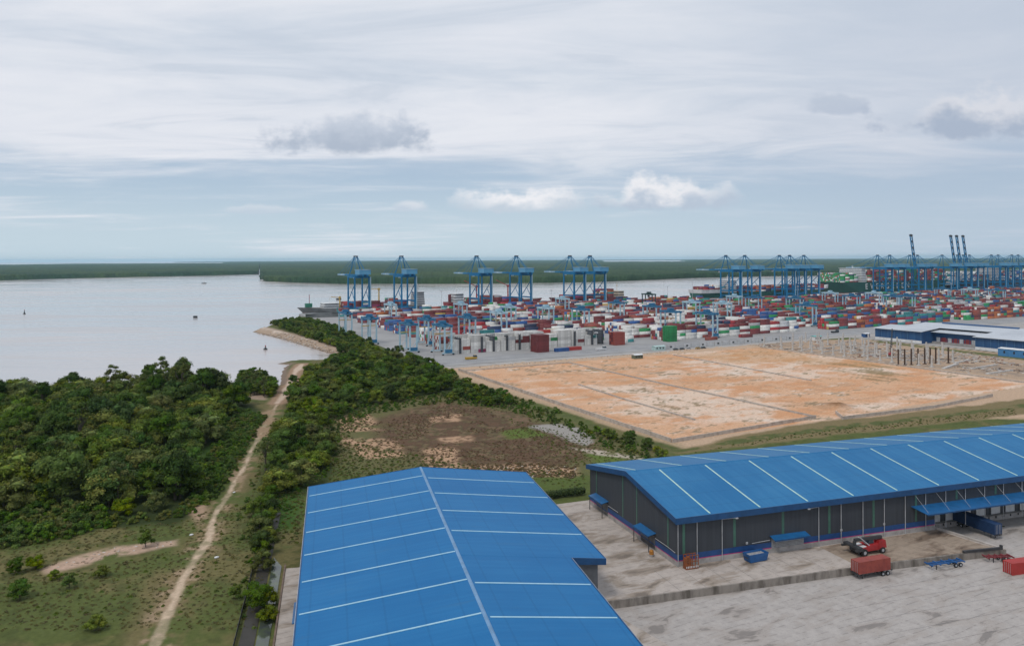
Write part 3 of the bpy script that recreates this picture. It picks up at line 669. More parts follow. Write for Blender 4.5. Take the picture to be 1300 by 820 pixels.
ORD = ['first', 'second', 'third', 'fourth', 'fifth', 'sixth', 'seventh', 'eighth', 'ninth', 'tenth', 'eleventh', 'twelfth', 'thirteenth', 'fourteenth', 'fifteenth', 'sixteenth', 'seventeenth', 'eighteenth', 'nineteenth', 'twentieth']
def ordn(n): return ORD[n] if n < 20 else f'{n+1}th'
for lab, l_ in lab_px.items():
    if len(l_) > 1:
        a_, b_ = lab.split(', ', 1)
        for q, (px, n) in enumerate(sorted(l_)): tree_obj[n]['label'] = f'{a_}, {ordn(q)} from left, {b_}'
def scatter(name, groups, label=None, cat=None):
    """one object: points carrying scale and turn, each shown as a copy of a plant (geometry nodes)"""
    V, SC, RO, ID, srcs = [], [], [], [], []
    for gi, (src, pts) in enumerate(groups):
        srcs.append(src)
        for (x, y, z, s_, r_) in pts: V.append((x, y, z)); SC.append(s_); RO.append((0, 0, r_)); ID.append(gi)
    me = bpy.data.meshes.new(name); me.from_pydata(V, [], [])
    me.attributes.new('sc', 'FLOAT', 'POINT').data.foreach_set('value', np.array(SC, np.float32))
    me.attributes.new('ro', 'FLOAT_VECTOR', 'POINT').data.foreach_set('vector', np.array(RO, np.float32).ravel())
    me.attributes.new('kind_id', 'INT', 'POINT').data.foreach_set('value', np.array(ID, np.int32))
    o = link(name, me)
    ng = bpy.data.node_groups.new(name+'_nodes', 'GeometryNodeTree')
    ng.interface.new_socket('Geometry', in_out='INPUT', socket_type='NodeSocketGeometry'); ng.interface.new_socket('Geometry', in_out='OUTPUT', socket_type='NodeSocketGeometry')
    gi_ = ng.nodes.new('NodeGroupInput'); go = ng.nodes.new('NodeGroupOutput'); jn = ng.nodes.new('GeometryNodeJoinGeometry')
    def named(nm, typ):
        n = ng.nodes.new('GeometryNodeInputNamedAttribute'); n.data_type = typ; n.inputs[0].default_value = nm; return n.outputs[0]
    sc_, ro_, id_ = named('sc', 'FLOAT'), named('ro', 'FLOAT_VECTOR'), named('kind_id', 'INT')
    for k, src in enumerate(srcs):
        oi = ng.nodes.new('GeometryNodeObjectInfo'); oi.inputs['Object'].default_value = src; oi.inputs['As Instance'].default_value = True
        cm = ng.nodes.new('FunctionNodeCompare'); cm.data_type = 'INT'; cm.operation = 'EQUAL'; cm.inputs[3].default_value = k
        ng.links.new(id_, cm.inputs[2])
        ip = ng.nodes.new('GeometryNodeInstanceOnPoints'); ng.links.new(gi_.outputs[0], ip.inputs['Points']); ng.links.new(cm.outputs[0], ip.inputs['Selection'])
        ng.links.new(oi.outputs['Geometry'], ip.inputs['Instance']); ng.links.new(sc_, ip.inputs['Scale'])
        e2 = ng.nodes.new('FunctionNodeEulerToRotation'); ng.links.new(ro_, e2.inputs[0]); ng.links.new(e2.outputs[0], ip.inputs['Rotation'])
        ng.links.new(ip.outputs[0], jn.inputs[0])
    ng.links.new(jn.outputs[0], go.inputs[0])
    md = o.modifiers.new('scatter', 'NODES'); md.node_group = ng
    return tag(o, label, cat, kind='stuff')
crowns = {}
for o in COL.objects:
    if o.name.split('.')[0] == 'crown' and o.data.name not in crowns: crowns[o.data.name] = o
src = [crowns.get(TREE[k][0].name) for k in range(6)]
scatter('wood', [(src[k], rest[k]) for k in range(6) if src[k] is not None and rest[k]], 'dense green mass of the woods behind and between the nearer trees', 'woods')

# low growth: one object each
def spread(polys, spacing, szr, avoid=2.0):
    pts = []
    for poly in polys:
        for x, y in inside(poly, 0, spacing):
            if linedist(np.array([[x, y]]), TRACK)[0] < avoid: continue
            pts.append((x, y, ground_z(x, y)-0.05, random.uniform(*szr), random.uniform(0, 6.28)))
    return pts
def sample_first(name, me, x, y, s_, z=0):
    o = link(name, me); o.location = (x, y, z); o.scale = (s_,)*3; o.rotation_euler = (0, 0, 1); return o
def bush(mi, px, py, s_, label):
    x, y = G(px, py); t_ = thing('shrub', label, 'shrub', (x, y, ground_z(x, y)-0.05), random.uniform(0, 6)); t_.scale = (s_,)*3
    f = link('foliage', SHRUB[mi][0], t_); link('stem', SHRUB[mi][1], t_); return f
b0 = bush(0, 247, 612, 0.8, 'low bright green shrub left of the sandy track beside the big wood')
b1 = bush(1, 470, 604, 0.7, 'olive shrub at the near edge of the brown clearing behind the blue roof')
g_edge = GP([(296, 520), (338, 528), (322, 560), (304, 592), (284, 624), (240, 655), (150, 668), (60, 690), (-60, 706), (-60, 690), (60, 672), (220, 650), (270, 610), (300, 560)])
g_mid = GP([(404, 545), (455, 515), (560, 500), (640, 505), (720, 532), (800, 558), (855, 586), (800, 582), (730, 550), (640, 520), (560, 512), (470, 526), (430, 545), (432, 585), (410, 606), (350, 660), (350, 620)])
g_top = GP([(480, 444), (556, 468), (590, 488), (640, 500), (720, 525), (700, 527), (600, 500), (540, 476), (470, 446)])
g_left = GP([(285, 628), (318, 560), (345, 530), (356, 525), (345, 560), (325, 600), (318, 640), (322, 700), (318, 790), (306, 790), (308, 700), (300, 640)])
pts = spread([g_edge], 2.5, (0.4, 0.95))+spread([GP([(-60, 655), (0, 650), (60, 642), (120, 645), (150, 664), (70, 686), (0, 698), (-60, 708)])], 2.6, (0.7, 1.5))+spread([GP([(290, 514), (330, 528), (312, 562), (296, 592), (276, 622), (244, 650), (232, 645), (250, 615), (262, 585), (272, 555)])], 2.3, (0.3, 1.05), 3)+spread([g_mid], 3.0, (0.3, 0.75))+spread([g_left], 3.4, (0.25, 0.6), 5)+spread([g_top], 4.0, (0.4, 0.9))
random.shuffle(pts); h_ = len(pts)//3
scatter('undergrowth', [(b0, pts[h_:]), (b1, pts[:h_])], 'tangled low green undergrowth along the edges of the woods', 'undergrowth')
herb0 = sample_first('low_plants', HERB[0][0], *G(262, 640), 0.9); herb1 = sample_first('grass_tufts', HERB[1][0], *G(160, 715), 0.8)
tag(herb0, kind='stuff', label='patch of creeping green plants at the edge of the track', cat='ground cover'); tag(herb1, kind='stuff', label='patch of straw green grass tufts on the lower left clearing', cat='grass')
gr = spread([GP([(-60, 700), (140, 672), (235, 660), (285, 640), (345, 640), (342, 800), (-40, 800)])], 1.35, (0.14, 0.48), 1.2)
gr2 = spread([GP([(430, 600), (500, 596), (640, 600), (745, 604), (745, 622), (640, 606), (520, 596), (400, 616)]), GP([(640, 530), (760, 560), (860, 584), (800, 590), (720, 590)]), GP([(880, 574), (1000, 552), (1290, 518), (1290, 526), (1000, 558)])], 1.8, (0.18, 0.5))
sandy = GP([(56, 726), (100, 702), (150, 690), (230, 680), (228, 695), (110, 722)])
gr2 += spread([GP([(348, 596), (386, 604), (388, 660), (380, 690), (348, 690)]), GP([(410, 575), (440, 560), (600, 592), (745, 600), (745, 606), (600, 604), (420, 612)]), GP([(396, 532), (450, 520), (470, 530), (440, 556), (404, 560)]), GP([(330, 570), (345, 535), (352, 530), (350, 560), (330, 600), (318, 640)])], 1.5, (0.22, 0.62))
gr = [p for p in gr if sdf(np.array([[p[0], p[1]]]), sandy)[0] < -1]
random.shuffle(gr); q_ = len(gr)//9
scatter('meadow_grass', [(herb0, gr[:q_]+gr2[::3]), (herb1, gr[q_:]+[p for i, p in enumerate(gr2) if i % 3])], 'rough grass and weeds over the open ground', 'grass')
dry0 = sample_first('dry_scrub', DRY[0][0], *G(600, 545), 1.0); dry1 = sample_first('straw_heap', DRY[1][0], *G(660, 597), 0.9)
tag(dry0, kind='stuff', label='patch of dead brown scrub in the cleared land', cat='scrub'); tag(dry1, kind='stuff', label='heap of pale dry cuttings at the near edge of the cleared land', cat='scrub')
dp = spread([GP([(470, 536), (560, 512), (655, 522), (735, 550), (770, 586), (700, 596), (580, 592), (480, 568)])], 1.5, (0.14, 0.52))
gpoly = GP([(664, 541), (706, 535), (737, 541), (760, 556), (744, 569), (706, 555)])
scp = GP([(466, 538), (560, 510), (658, 520), (740, 550), (772, 586), (700, 597), (580, 594), (476, 570)])
dp = [p for p in dp if random.random() < sdf(np.array([[p[0], p[1]]]), scp)[0]/14+.15 and sdf(np.array([[p[0], p[1]]]), gpoly)[0] < 0 and vnoise(np.array([[p[0], p[1]]]), 14, 3, 3)[0] > 0.47]
dq = spread([GP([(594, 588), (735, 590), (732, 607), (600, 604)])], 1.5, (0.35, 0.7))+spread([GP([(430, 553), (505, 560), (512, 578), (432, 568)]), GP([(428, 528), (470, 525), (480, 545), (432, 550)]), GP([(540, 572), (575, 566), (580, 598), (548, 600)])], 2.6, (0.3, 0.6))
dp, dg = [p for i, p in enumerate(dp) if i % 4], dp[::4]
scatter('dead_scrub', [(herb1, dg), (dry0, dp), (dry1, dq)], 'dead brown scrub and pale cuttings over the cleared land', 'scrub')
# ------------------------------------------------------------------ concrete apron and lower yard
BASE = 1.4
BO = (36.54, 175.36); BA = R(18.5)
LO = G(534, 593, 13.8); LA = R(13.0)
def BF(x, y): return (BO[0]+x*math.cos(BA)-y*math.sin(BA), BO[1]+x*math.sin(BA)+y*math.cos(BA))
def LF(x, y): return (LO[0]+x*math.cos(LA)-y*math.sin(LA), LO[1]+x*math.sin(LA)+y*math.cos(LA))
def stained(name, col, stain, sc, seed, rough=0.85):
    m = bpy.data.materials.new(name); m.use_nodes = True; t = NT(m.node_tree); t.n.clear()
    b = t.node('ShaderNodeBsdfPrincipled'); out = t.node('ShaderNodeOutputMaterial'); t.link(b.outputs[0], out.inputs[0])
    ge = t.node('ShaderNodeNewGeometry'); pos = t.mapping(ge.outputs['Position'], (1, 1, 1), (seed, seed*2.3, 0), (0, 0, -0.5))
    n1 = t.noise(t.mapping(pos, (0.10, 0.22, 0.1)), 1.0, 6, 0.62, 0.5); n2 = t.noise(pos, 0.5, 6, 0.65); n3 = t.noise(pos, 5.0, 4, 0.6)
    c = t.mix(t.smooth(n2, 0.3, 0.75), col, tuple(x*0.78 for x in col))
    c = t.mix(t.smooth(n1, 0.47, 0.60, 0, 0.9), c, stain)
    c = t.mix(t.smooth(n1, 0.585, 0.65, 0, 0.8), c, tuple(x*0.5 for x in stain))
    c = t.mix(t.smooth(n3, 0.35, 0.8, 0, 0.35), c, tuple(x*0.6 for x in col))
    ty = t.node('ShaderNodeTexWave'); ty.bands_direction = 'Y'; ty.inputs['Scale'].default_value = 0.16; ty.inputs['Distortion'].default_value = 5.0; ty.inputs['Detail'].default_value = 1.5; ty.inputs['Detail Scale'].default_value = 0.25
    t.link(pos, ty.inputs['Vector']); c = t.mix(t.math('MULTIPLY', t.smooth(ty.outputs['Fac'], 0.93, 0.99, 0, 0.4), t.smooth(n2, 0.42, 0.6)), c, tuple(x*0.35 for x in col))
    t.link(c, b.inputs['Base Color']); b.inputs['Roughness'].default_value = rough; b.inputs['Specular IOR Level'].default_value = 0.25
    t.link(t.smooth(n1, 0.5, 0.68, 0.9, 0.55), b.inputs['Roughness'])
    return m
M_apron = stained('apron_concrete', (0.50, 0.44, 0.395), (0.29, 0.235, 0.185), 1, 3.0)
M_plat = stained('platform_concrete', (0.36, 0.285, 0.22), (0.175, 0.125, 0.09), 1, 14.0)
M_lower = stained('lower_yard_concrete', (0.45, 0.415, 0.39), (0.37, 0.33, 0.30), 1, 7.7)
apron = [LF(-33.5, -125), LF(50, -125), BF(-25, -11.2), BF(46, -13.6), BF(74, -15.2), BF(77, -16.2), BF(74, -0.2), BF(74, 5.2), BF(4, 5.2), BF(4, 51), BF(-9, 50.3), LF(29.5, 0.5), LF(27, -2), LF(-26, -2), LF(-26, -31), LF(-33.5, -31)]
slab('apron', apron, BASE, M_apron, 2.2)
slab('loading_platform', [BF(38, -13.0), BF(74, -14.8), BF(76.2, -15.6), BF(73.6, -0.4), BF(38.0, -0.4)], BASE+0.02, M_plat, 0.015)
slab('lower_yard', [BF(-60, -75), BF(230, -75), BF(230, 8), BF(70, 8), BF(70, -8), BF(-60, -8)], 0.62-0.6+0.05, M_lower, 0.4)
mb = MB()
for x0 in np.arange(-6, 36, 6.0): mb.quad((*BF(x0, -11.6), BASE+.004), (*BF(x0+.06, -11.6), BASE+.004), (*BF(x0+.06, -0.2), BASE+.004), (*BF(x0, -0.2), BASE+.004))
for y0 in np.arange(-6, 48, 6.0): mb.quad((*BF(-8.5, y0), BASE+.004), (*BF(-0.2, y0), BASE+.004), (*BF(-0.2, y0+.06), BASE+.004), (*BF(-8.5, y0+.06), BASE+.004))
for y0 in np.arange(-60, -16, 5.5): mb.quad((*BF(20, y0), .075), (*BF(140, y0), .075), (*BF(140, y0+.06), .075), (*BF(20, y0+.06), .075))
tag(mb.build('expansion_joint', M_dark), kind='structure')
rw = thing('retaining_wall', 'long stained concrete retaining wall along the front edge of the raised loading platform', 'wall', (*BO, 0), BA)
x0, y0 = -25.0, -11.4
for x1, y1 in ((-8, -12.0), (10, -12.6), (28, -13.2), (46, -13.9), (60, -14.7), (74, -15.5), (77.3, -16.5)):
    MB().hexa([(x0+.02, y0-.3, -.3), (x1-.02, y1-.3, -.3), (x1-.02, y1+.15, -.3), (x0+.02, y0+.15, -.3), (x0+.02, y0-.3, BASE+.25), (x1-.02, y1-.3, BASE+.25), (x1-.02, y1+.15, BASE+.25), (x0+.02, y0+.15, BASE+.25)]).build('wall_section', mat('weathered_concrete', (0.27, 0.24, 0.21), 0.9, (0.10, 0.085, 0.07), 0.6, stretch=(1, 1, 0.25)), rw)
    x0, y0 = x1, y1
rb = thing('barrier_beam', 'black barrier beam lying on the right end of the retaining wall', 'barrier', (*BF(66, -15.1), BASE+0.26), BA-0.10)
MB().box(0, 10.6, -.25, .25, 0.02, .55).build('beam', M_dark, rb); MB().box(10.3, 10.7, -.3, .3, 0, 1.0).build('end_post', M_dark, rb)
ramp = thing('pit_wall', 'pale sloping concrete kerb wall between the platform and the sunken loading bay', 'wall', (*BF(74.4, 0), 0), BA)
MB().hexa([(-.25, -16, -.2), (.35, -16, -.2), (.35, 0, -.2), (-.25, 0, -.2), (2.6, -16.4, BASE+.35), (3.2, -16.4, BASE+.35), (.35, 0, BASE+.5), (-.25, 0, BASE+.5)]).build('kerb', M_conc, ramp)

# ------------------------------------------------------------------ warehouses
def slab_quad(mb, p, th=0.12):
    """thick sheet under four top corners"""
    mb.hexa([(q[0], q[1], q[2]-th) for q in p]+list(p)); return mb
bw = thing('warehouse', 'long charcoal and blue warehouse with a blue gabled roof at the right', 'warehouse', (*BO, BASE), BA)
L, Wd, EZ, RZ = 190.0, 47.2, 11.0, 15.25
yr = Wd/2; ov = 0.8
def zf(y): return EZ+(RZ-EZ)*(1-abs(y-yr)/(yr+ov))
def roof_bays(root, cuts_f, x_lo, x_hi, y_eave, y_ridge, z_e, z_r, m_roof, swap=False, strip=0.34, gap=(0.9, 0.5)):
    """one roof slope: sheets between the skylight strips, each strip proud of the joint"""
    ed = [x_lo]+[c for c in cuts_f if x_lo < c < x_hi]+[x_hi]
    P_ = (lambda a, b, z: (b, a, z)) if swap else (lambda a, b, z: (a, b, z))
    for a, b in zip(ed[:-1], ed[1:]):
        mb = MB(); slab_quad(mb, [P_(a+.015, y_eave, z_e), P_(b-.015, y_eave, z_e), P_(b-.015, y_ridge, z_r), P_(a+.015, y_ridge, z_r)])
        o = mb.build('roof_panel', m_roof, root)
    for c in ed[1:-1]:
        f0, f1 = gap[1]/abs(y_ridge-y_eave), 1-gap[0]/abs(y_ridge-y_eave)
        ya, yb = y_eave+(y_ridge-y_eave)*f0, y_eave+(y_ridge-y_eave)*f1; za, zb = z_e+(z_r-z_e)*f0, z_e+(z_r-z_e)*f1
        mb = MB(); slab_quad(mb, [P_(c-strip/2, ya, za+.09), P_(c+strip/2, ya, za+.09), P_(c+strip/2, yb, zb+.09), P_(c-strip/2, yb, zb+.09)], .16)
        mb.build('skylight_strip', M_sky2 if swap else M_sky, root)
roof_bays(bw, [8.2+13.3*k for k in range(14)], -ov, L, -ov, yr-.02, EZ, RZ, M_roof2)
roof_bays(bw, [2.3+13.3*k for k in range(15)], -ov, L, Wd+ov, yr+.02, EZ, RZ, M_roof2)
mb = MB(); mb.hexa([(-ov, yr-.35, RZ-.04), (L, yr-.35, RZ-.04), (L, yr+.35, RZ-.04), (-ov, yr+.35, RZ-.04), (-ov, yr-.1, RZ+.07), (L, yr-.1, RZ+.07), (L, yr+.1, RZ+.07), (-ov, yr+.1, RZ+.07)]); mb.build('ridge_cap', M_roof2, bw)
# fascias
MB().box(-ov-.12, L, -ov-.14, -ov, EZ-1.35, EZ+.06).build('front_fascia', M_fascia, bw)
MB().box(-ov, L, -ov+.0, -ov+.5, EZ-.5, EZ-.16).build('gutter', M_fascia, bw)
mb = MB()
for ya, yb in ((-ov-.14, yr), (yr, Wd+ov)):
    za, zb = (EZ, RZ) if ya < yr-1 else (RZ, EZ)
    mb.hexa([(-ov-.14, ya, za-1.2), (-ov, ya, za-1.2), (-ov, yb, zb-1.2), (-ov-.14, yb, zb-1.2), (-ov-.14, ya, za+.08), (-ov, ya, za+.08), (-ov, yb, zb+.08), (-ov-.14, yb, zb+.08)])
mb.build('gable_fascia', M_fascia, bw)
# walls: a dark profiled sheet above a blue band, a magenta line and a concrete plinth
def wall_run(root, a, b, m_, name, z0, z1, t=.25):
    a = Vector((*a, 0)); b = Vector((*b, 0)); d = (b-a).normalized(); n = Vector((-d.y, d.x, 0))*t
    return MB().hexa([a+Vector((0, 0, z0)), b+Vector((0, 0, z0)), b+n+Vector((0, 0, z0)), a+n+Vector((0, 0, z0)), a+Vector((0, 0, z1)), b+Vector((0, 0, z1)), b+n+Vector((0, 0, z1)), a+n+Vector((0, 0, z1))]).build(name, m_, root)
XD = 73.6
wall_run(bw, (0, 0), (XD, 0), M_wall, 'front_wall', 2.55, EZ-.3)
wall_run(bw, (-.04, -.04), (XD, -.04), M_wall_blue, 'blue_band', 1.32, 2.55, .3)
wall_run(bw, (-.06, -.06), (XD, -.06), M_magenta, 'magenta_line', 1.12, 1.32, .3)
wall_run(bw, (-.10, -.10), (XD, -.10), M_plinth, 'plinth', -.3, 1.12, .4)
mb = MB(); mb.poly([(0, .25, 2.55), (0, Wd, 2.55), (0, Wd, zf(Wd)-.25), (0, yr, RZ-.3), (0, .25, zf(.25)-.25)]); mb.poly([(.2, .25, 2.55), (.2, Wd, 2.55), (.2, Wd, zf(Wd)-.25), (.2, yr, RZ-.3), (.2, .25, zf(.25)-.25)]); mb.build('gable_wall', M_wall, bw)
wall_run(bw, (-.03, Wd), (-.03, .26), M_wall_blue, 'blue_band', 1.32, 2.55, .3); wall_run(bw, (-.05, Wd), (-.05, .26), M_magenta, 'magenta_line', 1.12, 1.32, .3)
wall_run(bw, (-.08, Wd), (-.08, .31), M_plinth, 'plinth', -.3, 1.12, .4)
wall_run(bw, (L, Wd), (0, Wd), M_wall, 'back_wall', -.3, EZ-.3)
# recessed docks
RY = 4.5
wall_run(bw, (XD, RY), (L, RY), mat('dock_wall', (0.075, 0.08, 0.09), 0.6), 'dock_wall', -1.4, 6.6, .3)
wall_run(bw, (XD, 0), (L, 0), M_wall, 'front_wall', 5.2, EZ-.3)
wall_run(bw, (XD+.02, RY), (XD+.02, .02), mat('dock_side_sheet', (0.46, 0.47, 0.48), 0.6, (0.36, 0.36, 0.36), 1.0), 'dock_side_wall', -1.4, 5.6, .2)
MB().box(XD+.3, L, RY-1.3, RY-.02, -1.4, -.12).build('dock_ledge', M_plinth, bw)
for k in range(20):
    x = XD+3.2+5.2*k
    if x > L-4: break
    d_ = MB().box(x, x+3.3, RY-.10, RY-.01, -.1, 3.6).build('dock_door', M_white, bw)
    MB().box(x-.25, x+3.55, RY-.16, RY-.11, 3.6, 3.95).box(x-.3, x-.02, RY-.16, RY-.02, -.1, 3.6).box(x+3.32, x+3.6, RY-.16, RY-.02, -.1, 3.6).build('dock_seal', M_dark, d_)
    for x_ in (x+.1, x+2.85): MB().box(x_, x_+.35, RY-1.42, RY-1.31, -.75, -.2).build('dock_bumper', M_black, d_)
for x in [1.2+13.2*k for k in range(6)]+[80.4+13.2*k for k in range(6)]:
    MB().box(x+.1, x+.75, -.035, -.003, 2.7 if x < XD else 6.9, EZ-1.0).build('wall_light_strip', M_greenstrip, bw)
for y in (4.1, 19.3, 26.9, 42.9): MB().box(-.035, -.003, y-.25, y+.25, 2.7, zf(y)-1.4).build('wall_light_strip', M_greenstrip, bw)
for x in [0.05, 4.9, 11.4]+[38.0+6.5*k for k in range(23)]:
    p = MB().cyl((x, -.24, .1), (x, -.24, EZ-1.2), .09, 6).box(x-.2, x+.2, -.34, -.1, EZ-1.35, EZ-.9).build('downpipe', M_grey, bw)
for x, s_ in ((11.4, 1), (38.0, -1)):
    fl = MB().bar((x, -.3, EZ-1.6), (x+s_*3.4, -.9, EZ-1.45), .1).build('lamp_bracket', M_grey, bw)
    MB().box(x+s_*3.4-.3, x+s_*3.4+.3, -1.15, -.75, EZ-1.62, EZ-1.38).build('floodlight', M_grey, fl)
def canopy(root, a, b, z, depth, posts=True, drop=.5, along='x', ties=0, edge=.28):
    """sheet canopy fixed to a wall; along x it projects to -y, along y to -x"""
    Q = (lambda p, q, h: (p, -q, h)) if along == 'x' else (lambda p, q, h: (-q, p, h))
    mb = MB(); mb.hexa([Q(a, .05, z-.12), Q(b, .05, z-.12), Q(b, depth, z-drop-.12), Q(a, depth, z-drop-.12), Q(a, .05, z), Q(b, .05, z), Q(b, depth, z-drop), Q(a, depth, z-drop)])
    c = mb.build('canopy', M_bluep, root)
    MB().hexa([Q(a-.05, depth+.01, z-drop-edge), Q(b+.05, depth+.01, z-drop-edge), Q(b+.05, depth+.12, z-drop-edge), Q(a-.05, depth+.12, z-drop-edge), Q(a-.05, depth+.01, z-drop+.04), Q(b+.05, depth+.01, z-drop+.04), Q(b+.05, depth+.12, z-drop+.04), Q(a-.05, depth+.12, z-drop+.04)]).build('canopy_fascia', M_fascia, c)
    if posts:
        for q in (a+.15, b-.15): MB().bar(Q(q, depth-.2, 0), Q(q, depth-.2, z-drop-.1), .16).build('post', M_dark, c)
    for k in range(ties):
        q = a+1+k*(b-a-2)/max(1, ties-1); MB().bar(Q(q, .05, z+3.0), Q(q, depth*.85, z-drop*.8), .05).build('tie_rod', M_grey, c)
    return c
canopy(bw, 24.3, 34.2, 4.1, 2.0, posts=False); canopy(bw, 66.0, L-1, 6.6, 5.2, posts=False, drop=.55, ties=19)
canopy(bw, 35.2, 43.4, 4.3, 2.1, along='y'); canopy(bw, 9.6, 17.4, 4.3, 2.1, along='y')
sh = MB().box(24.8, 33.8, -.08, -.01, 1.0, 3.4).build('roller_shutter', mat('shutter_grey', (0.33, 0.34, 0.35), 0.5, (0.25, 0.25, 0.26), 1.0), bw)
mb = MB()
for k in range(7): mb.box(24.8, 33.8, -.11, -.085, 1.2+k*.32, 1.24+k*.32)
mb.build('shutter_rib', M_dark, sh)
for y0 in (35.6, 10.0):
    MB().box(-.08, -.01, y0, y0+7.2, .2, 3.4).build('roller_shutter', mat('shutter_dark', (0.10, 0.105, 0.115), 0.5), bw)
    MB().box(-.14, -.09, y0+.2, y0+7.0, 1.25, 1.5).build('rail', M_wall_blue, bw)
MB().bar((-.35, 4.0, 3.2), (-.35, 9.4, 3.2), .09).bar((-.35, .4, 3.0), (-.35, 4.0, 3.2), .09).build('conduit', M_grey, bw)
MB().bar((-.35, 29, 3.3), (-.35, 34.8, 3.3), .09).build('conduit', M_grey, bw); MB().bar((19.3, -.3, 3.0), (24.2, -.3, 3.2), .1).build('conduit', M_grey, bw)
for x in (14.8, 27.9, 41.4, 54.3): MB().box(x+3, x+3.5, -.2, -.02, 2.9, 3.4).build('meter_box', M_grey, bw)

lw = thing('warehouse', 'near warehouse seen from above with a bright blue ridged roof and pale cross strips', 'warehouse', (*LO, 0), LA)
LE, LR, LH = 10.5, 13.8, 29.3
roof_bays(lw, [-117.2+13.6*k for k in range(9)], -121, 0.3, -LH, -.02, LE, LR, M_roof, swap=True, strip=.34, gap=(.4, .35))
# the right slope steps in past the sixth bay
roof_bays(lw, [-51.0+13.5*k for k in range(4)], -65.0, 0.3, LH, .02, LE, LR, M_roof, swap=True, strip=.34, gap=(.7, .35))
zi_ = LR-(LR-LE)*22.2/LH
roof_bays(lw, [-118.6+13.5*k for k in range(4)]+[-64.6], -121, -65.03, 22.2, .02, zi_, LR, M_roof, swap=True, strip=.34, gap=(.7, .35))
mb = MB(); mb.hexa([(-.35, -121, LR-.05), (.35, -121, LR-.05), (.35, .35, LR-.05), (-.35, .35, LR-.05), (-.16, -121, LR+.1), (.16, -121, LR+.1), (.16, .35, LR+.1), (-.16, .35, LR+.1)]); mb.build('ridge_cap', M_ridge, lw)
MB().box(LH+.01, LH+.2, -65, .3, LE-.7, LE+.08).build('eave_fascia', M_fascia, lw); MB().box(LH+.2, LH+.26, -65, .3, LE-.1, LE+.06).build('gutter', M_grey, lw)
MB().box(-LH-.2, -LH-.01, -121, .3, LE-.7, LE+.08).build('eave_fascia', M_fascia, lw); MB().box(-LH-.28, -LH-.2, -121, .3, LE-.1, LE+.06).build('gutter', M_grey, lw)
mb = MB()
for s_ in (-1, 1): mb.hexa([(s_*LH, .3, LE-.7), (0, .3, LR-.7), (0, .42, LR-.7), (s_*LH, .42, LE-.7), (s_*LH, .3, LE+.07), (0, .3, LR+.07), (0, .42, LR+.07), (s_*LH, .42, LE+.07)])
mb.build('gable_fascia', M_fascia, lw)
# end of the wide part: fascia and wall that face the camera
mb = MB(); mb.hexa([(22.3, -65.14, zi_-1.3), (LH+.2, -65.14, LE-1.2), (LH+.2, -65.0, LE-1.2), (22.3, -65.0, zi_-1.3), (22.3, -65.14, zi_+.06), (LH+.2, -65.14, LE+.08), (LH+.2, -65.0, LE+.08), (22.3, -65.0, zi_+.06)]); mb.build('step_fascia', M_fascia, lw)
MB().box(22.21, 22.4, -121, -65.16, zi_-.7, zi_+.08).build('eave_fascia', M_fascia, lw); MB().box(22.4, 22.47, -121, -65.2, zi_-.1, zi_+.06).build('gutter', M_grey, lw)
MB().box(21.8, 27.9, -64.6, -64.4, BASE, LE-.4).build('step_wall', mat('grey_sheet', (0.11, 0.12, 0.135), 0.55, (0.085, 0.09, 0.10), 0.5), lw)
MB().box(27.7, 27.9, -64.3, -.3, BASE, LE-.2).box(-28.1, -27.9, -120, -.3, BASE, LE-.2).box(21.6, 21.8, -120, -64.7, BASE, LE-.2).build('side_wall', M_wall, lw)
mb = MB(); mb.poly([(-27.8, -.5, BASE), (27.6, -.5, BASE), (27.6, -.5, LE-.2), (0, -.5, LR-.3), (-27.8, -.5, LE-.2)]); mb.build('gable_wall', M_wall, lw)
mb = MB(); mb.hexa([(-30.6, -66, 4.4), (-28.1, -66, 4.9), (-28.1, -57, 4.9), (-30.6, -57, 4.4), (-30.6, -66, 4.55), (-28.1, -66, 5.05), (-28.1, -57, 5.05), (-30.6, -57, 4.55)]); mb.build('canopy', M_bluep, lw)

# ditch and strip left of the near warehouse
M_ditch = mat('ditch_mud_and_shade', (0.045, 0.04, 0.033), 0.6, (0.028, 0.026, 0.02), 0.3); M_pond = mat('still_water', (0.06, 0.07, 0.07), 0.06, (0.09, 0.12, 0.06), 0.35)  # ditch colour is mud with the shade down in it painted in
slab('ditch_bed', [LF(-40.6, -125), LF(-37.6, -125), LF(-37.2, 14), LF(-39.6, 14)], .10, M_ditch, .4)
slab('ditch_water', [LF(-37.6, -125), LF(-35.0, -125), LF(-34.7, -26), LF(-36.8, -20)], .14, M_pond, .4)
kb = thing('edge_kerb', 'rust stained low kerb along the concrete strip beside the near blue warehouse', 'kerb', (*LO, 0), LA)
for k in range(8): MB().box(-33.9, -33.55, -125+12*k, -125+12*k+11.9, 0, BASE+.2).build('kerb_stone', mat('rusty_concrete', (0.20, 0.14, 0.105), 0.9, (0.12, 0.085, 0.065), 0.7), kb)
fence_ = thing('silt_fence', 'low black mesh fence along the ditch left of the near warehouse', 'fence', (*LO, 0), LA)
MB().box(-40.9, -40.84, -125, 8, .1, 1.1).build('mesh_screen', M_dark, fence_)
for k in range(23): MB().box(-41.0, -40.9, -122+6*k-.05, -122+6*k+.05, -.2, 1.25).build('fence_post', M_dark, fence_)
hg = thing('hedge', 'clipped dark green hedge at the far end of the apron between the two warehouses', 'hedge', (*LF(29, 7), 0), LA)
V, Q, T, Cc = [], [], [], []; r_ = random.Random(5)
for k in range(44):
    c = (k*.48-.6, r_.uniform(-.4, .4)+k*.07, 1.2); leaf_cluster(V, Q, Cc, c, 1.3, 46, .22, (.045, .075, .02), r_, 1.0); core_blob(V, T, Cc, c, 1.3, (.03, .05, .014), r_, 1.0)
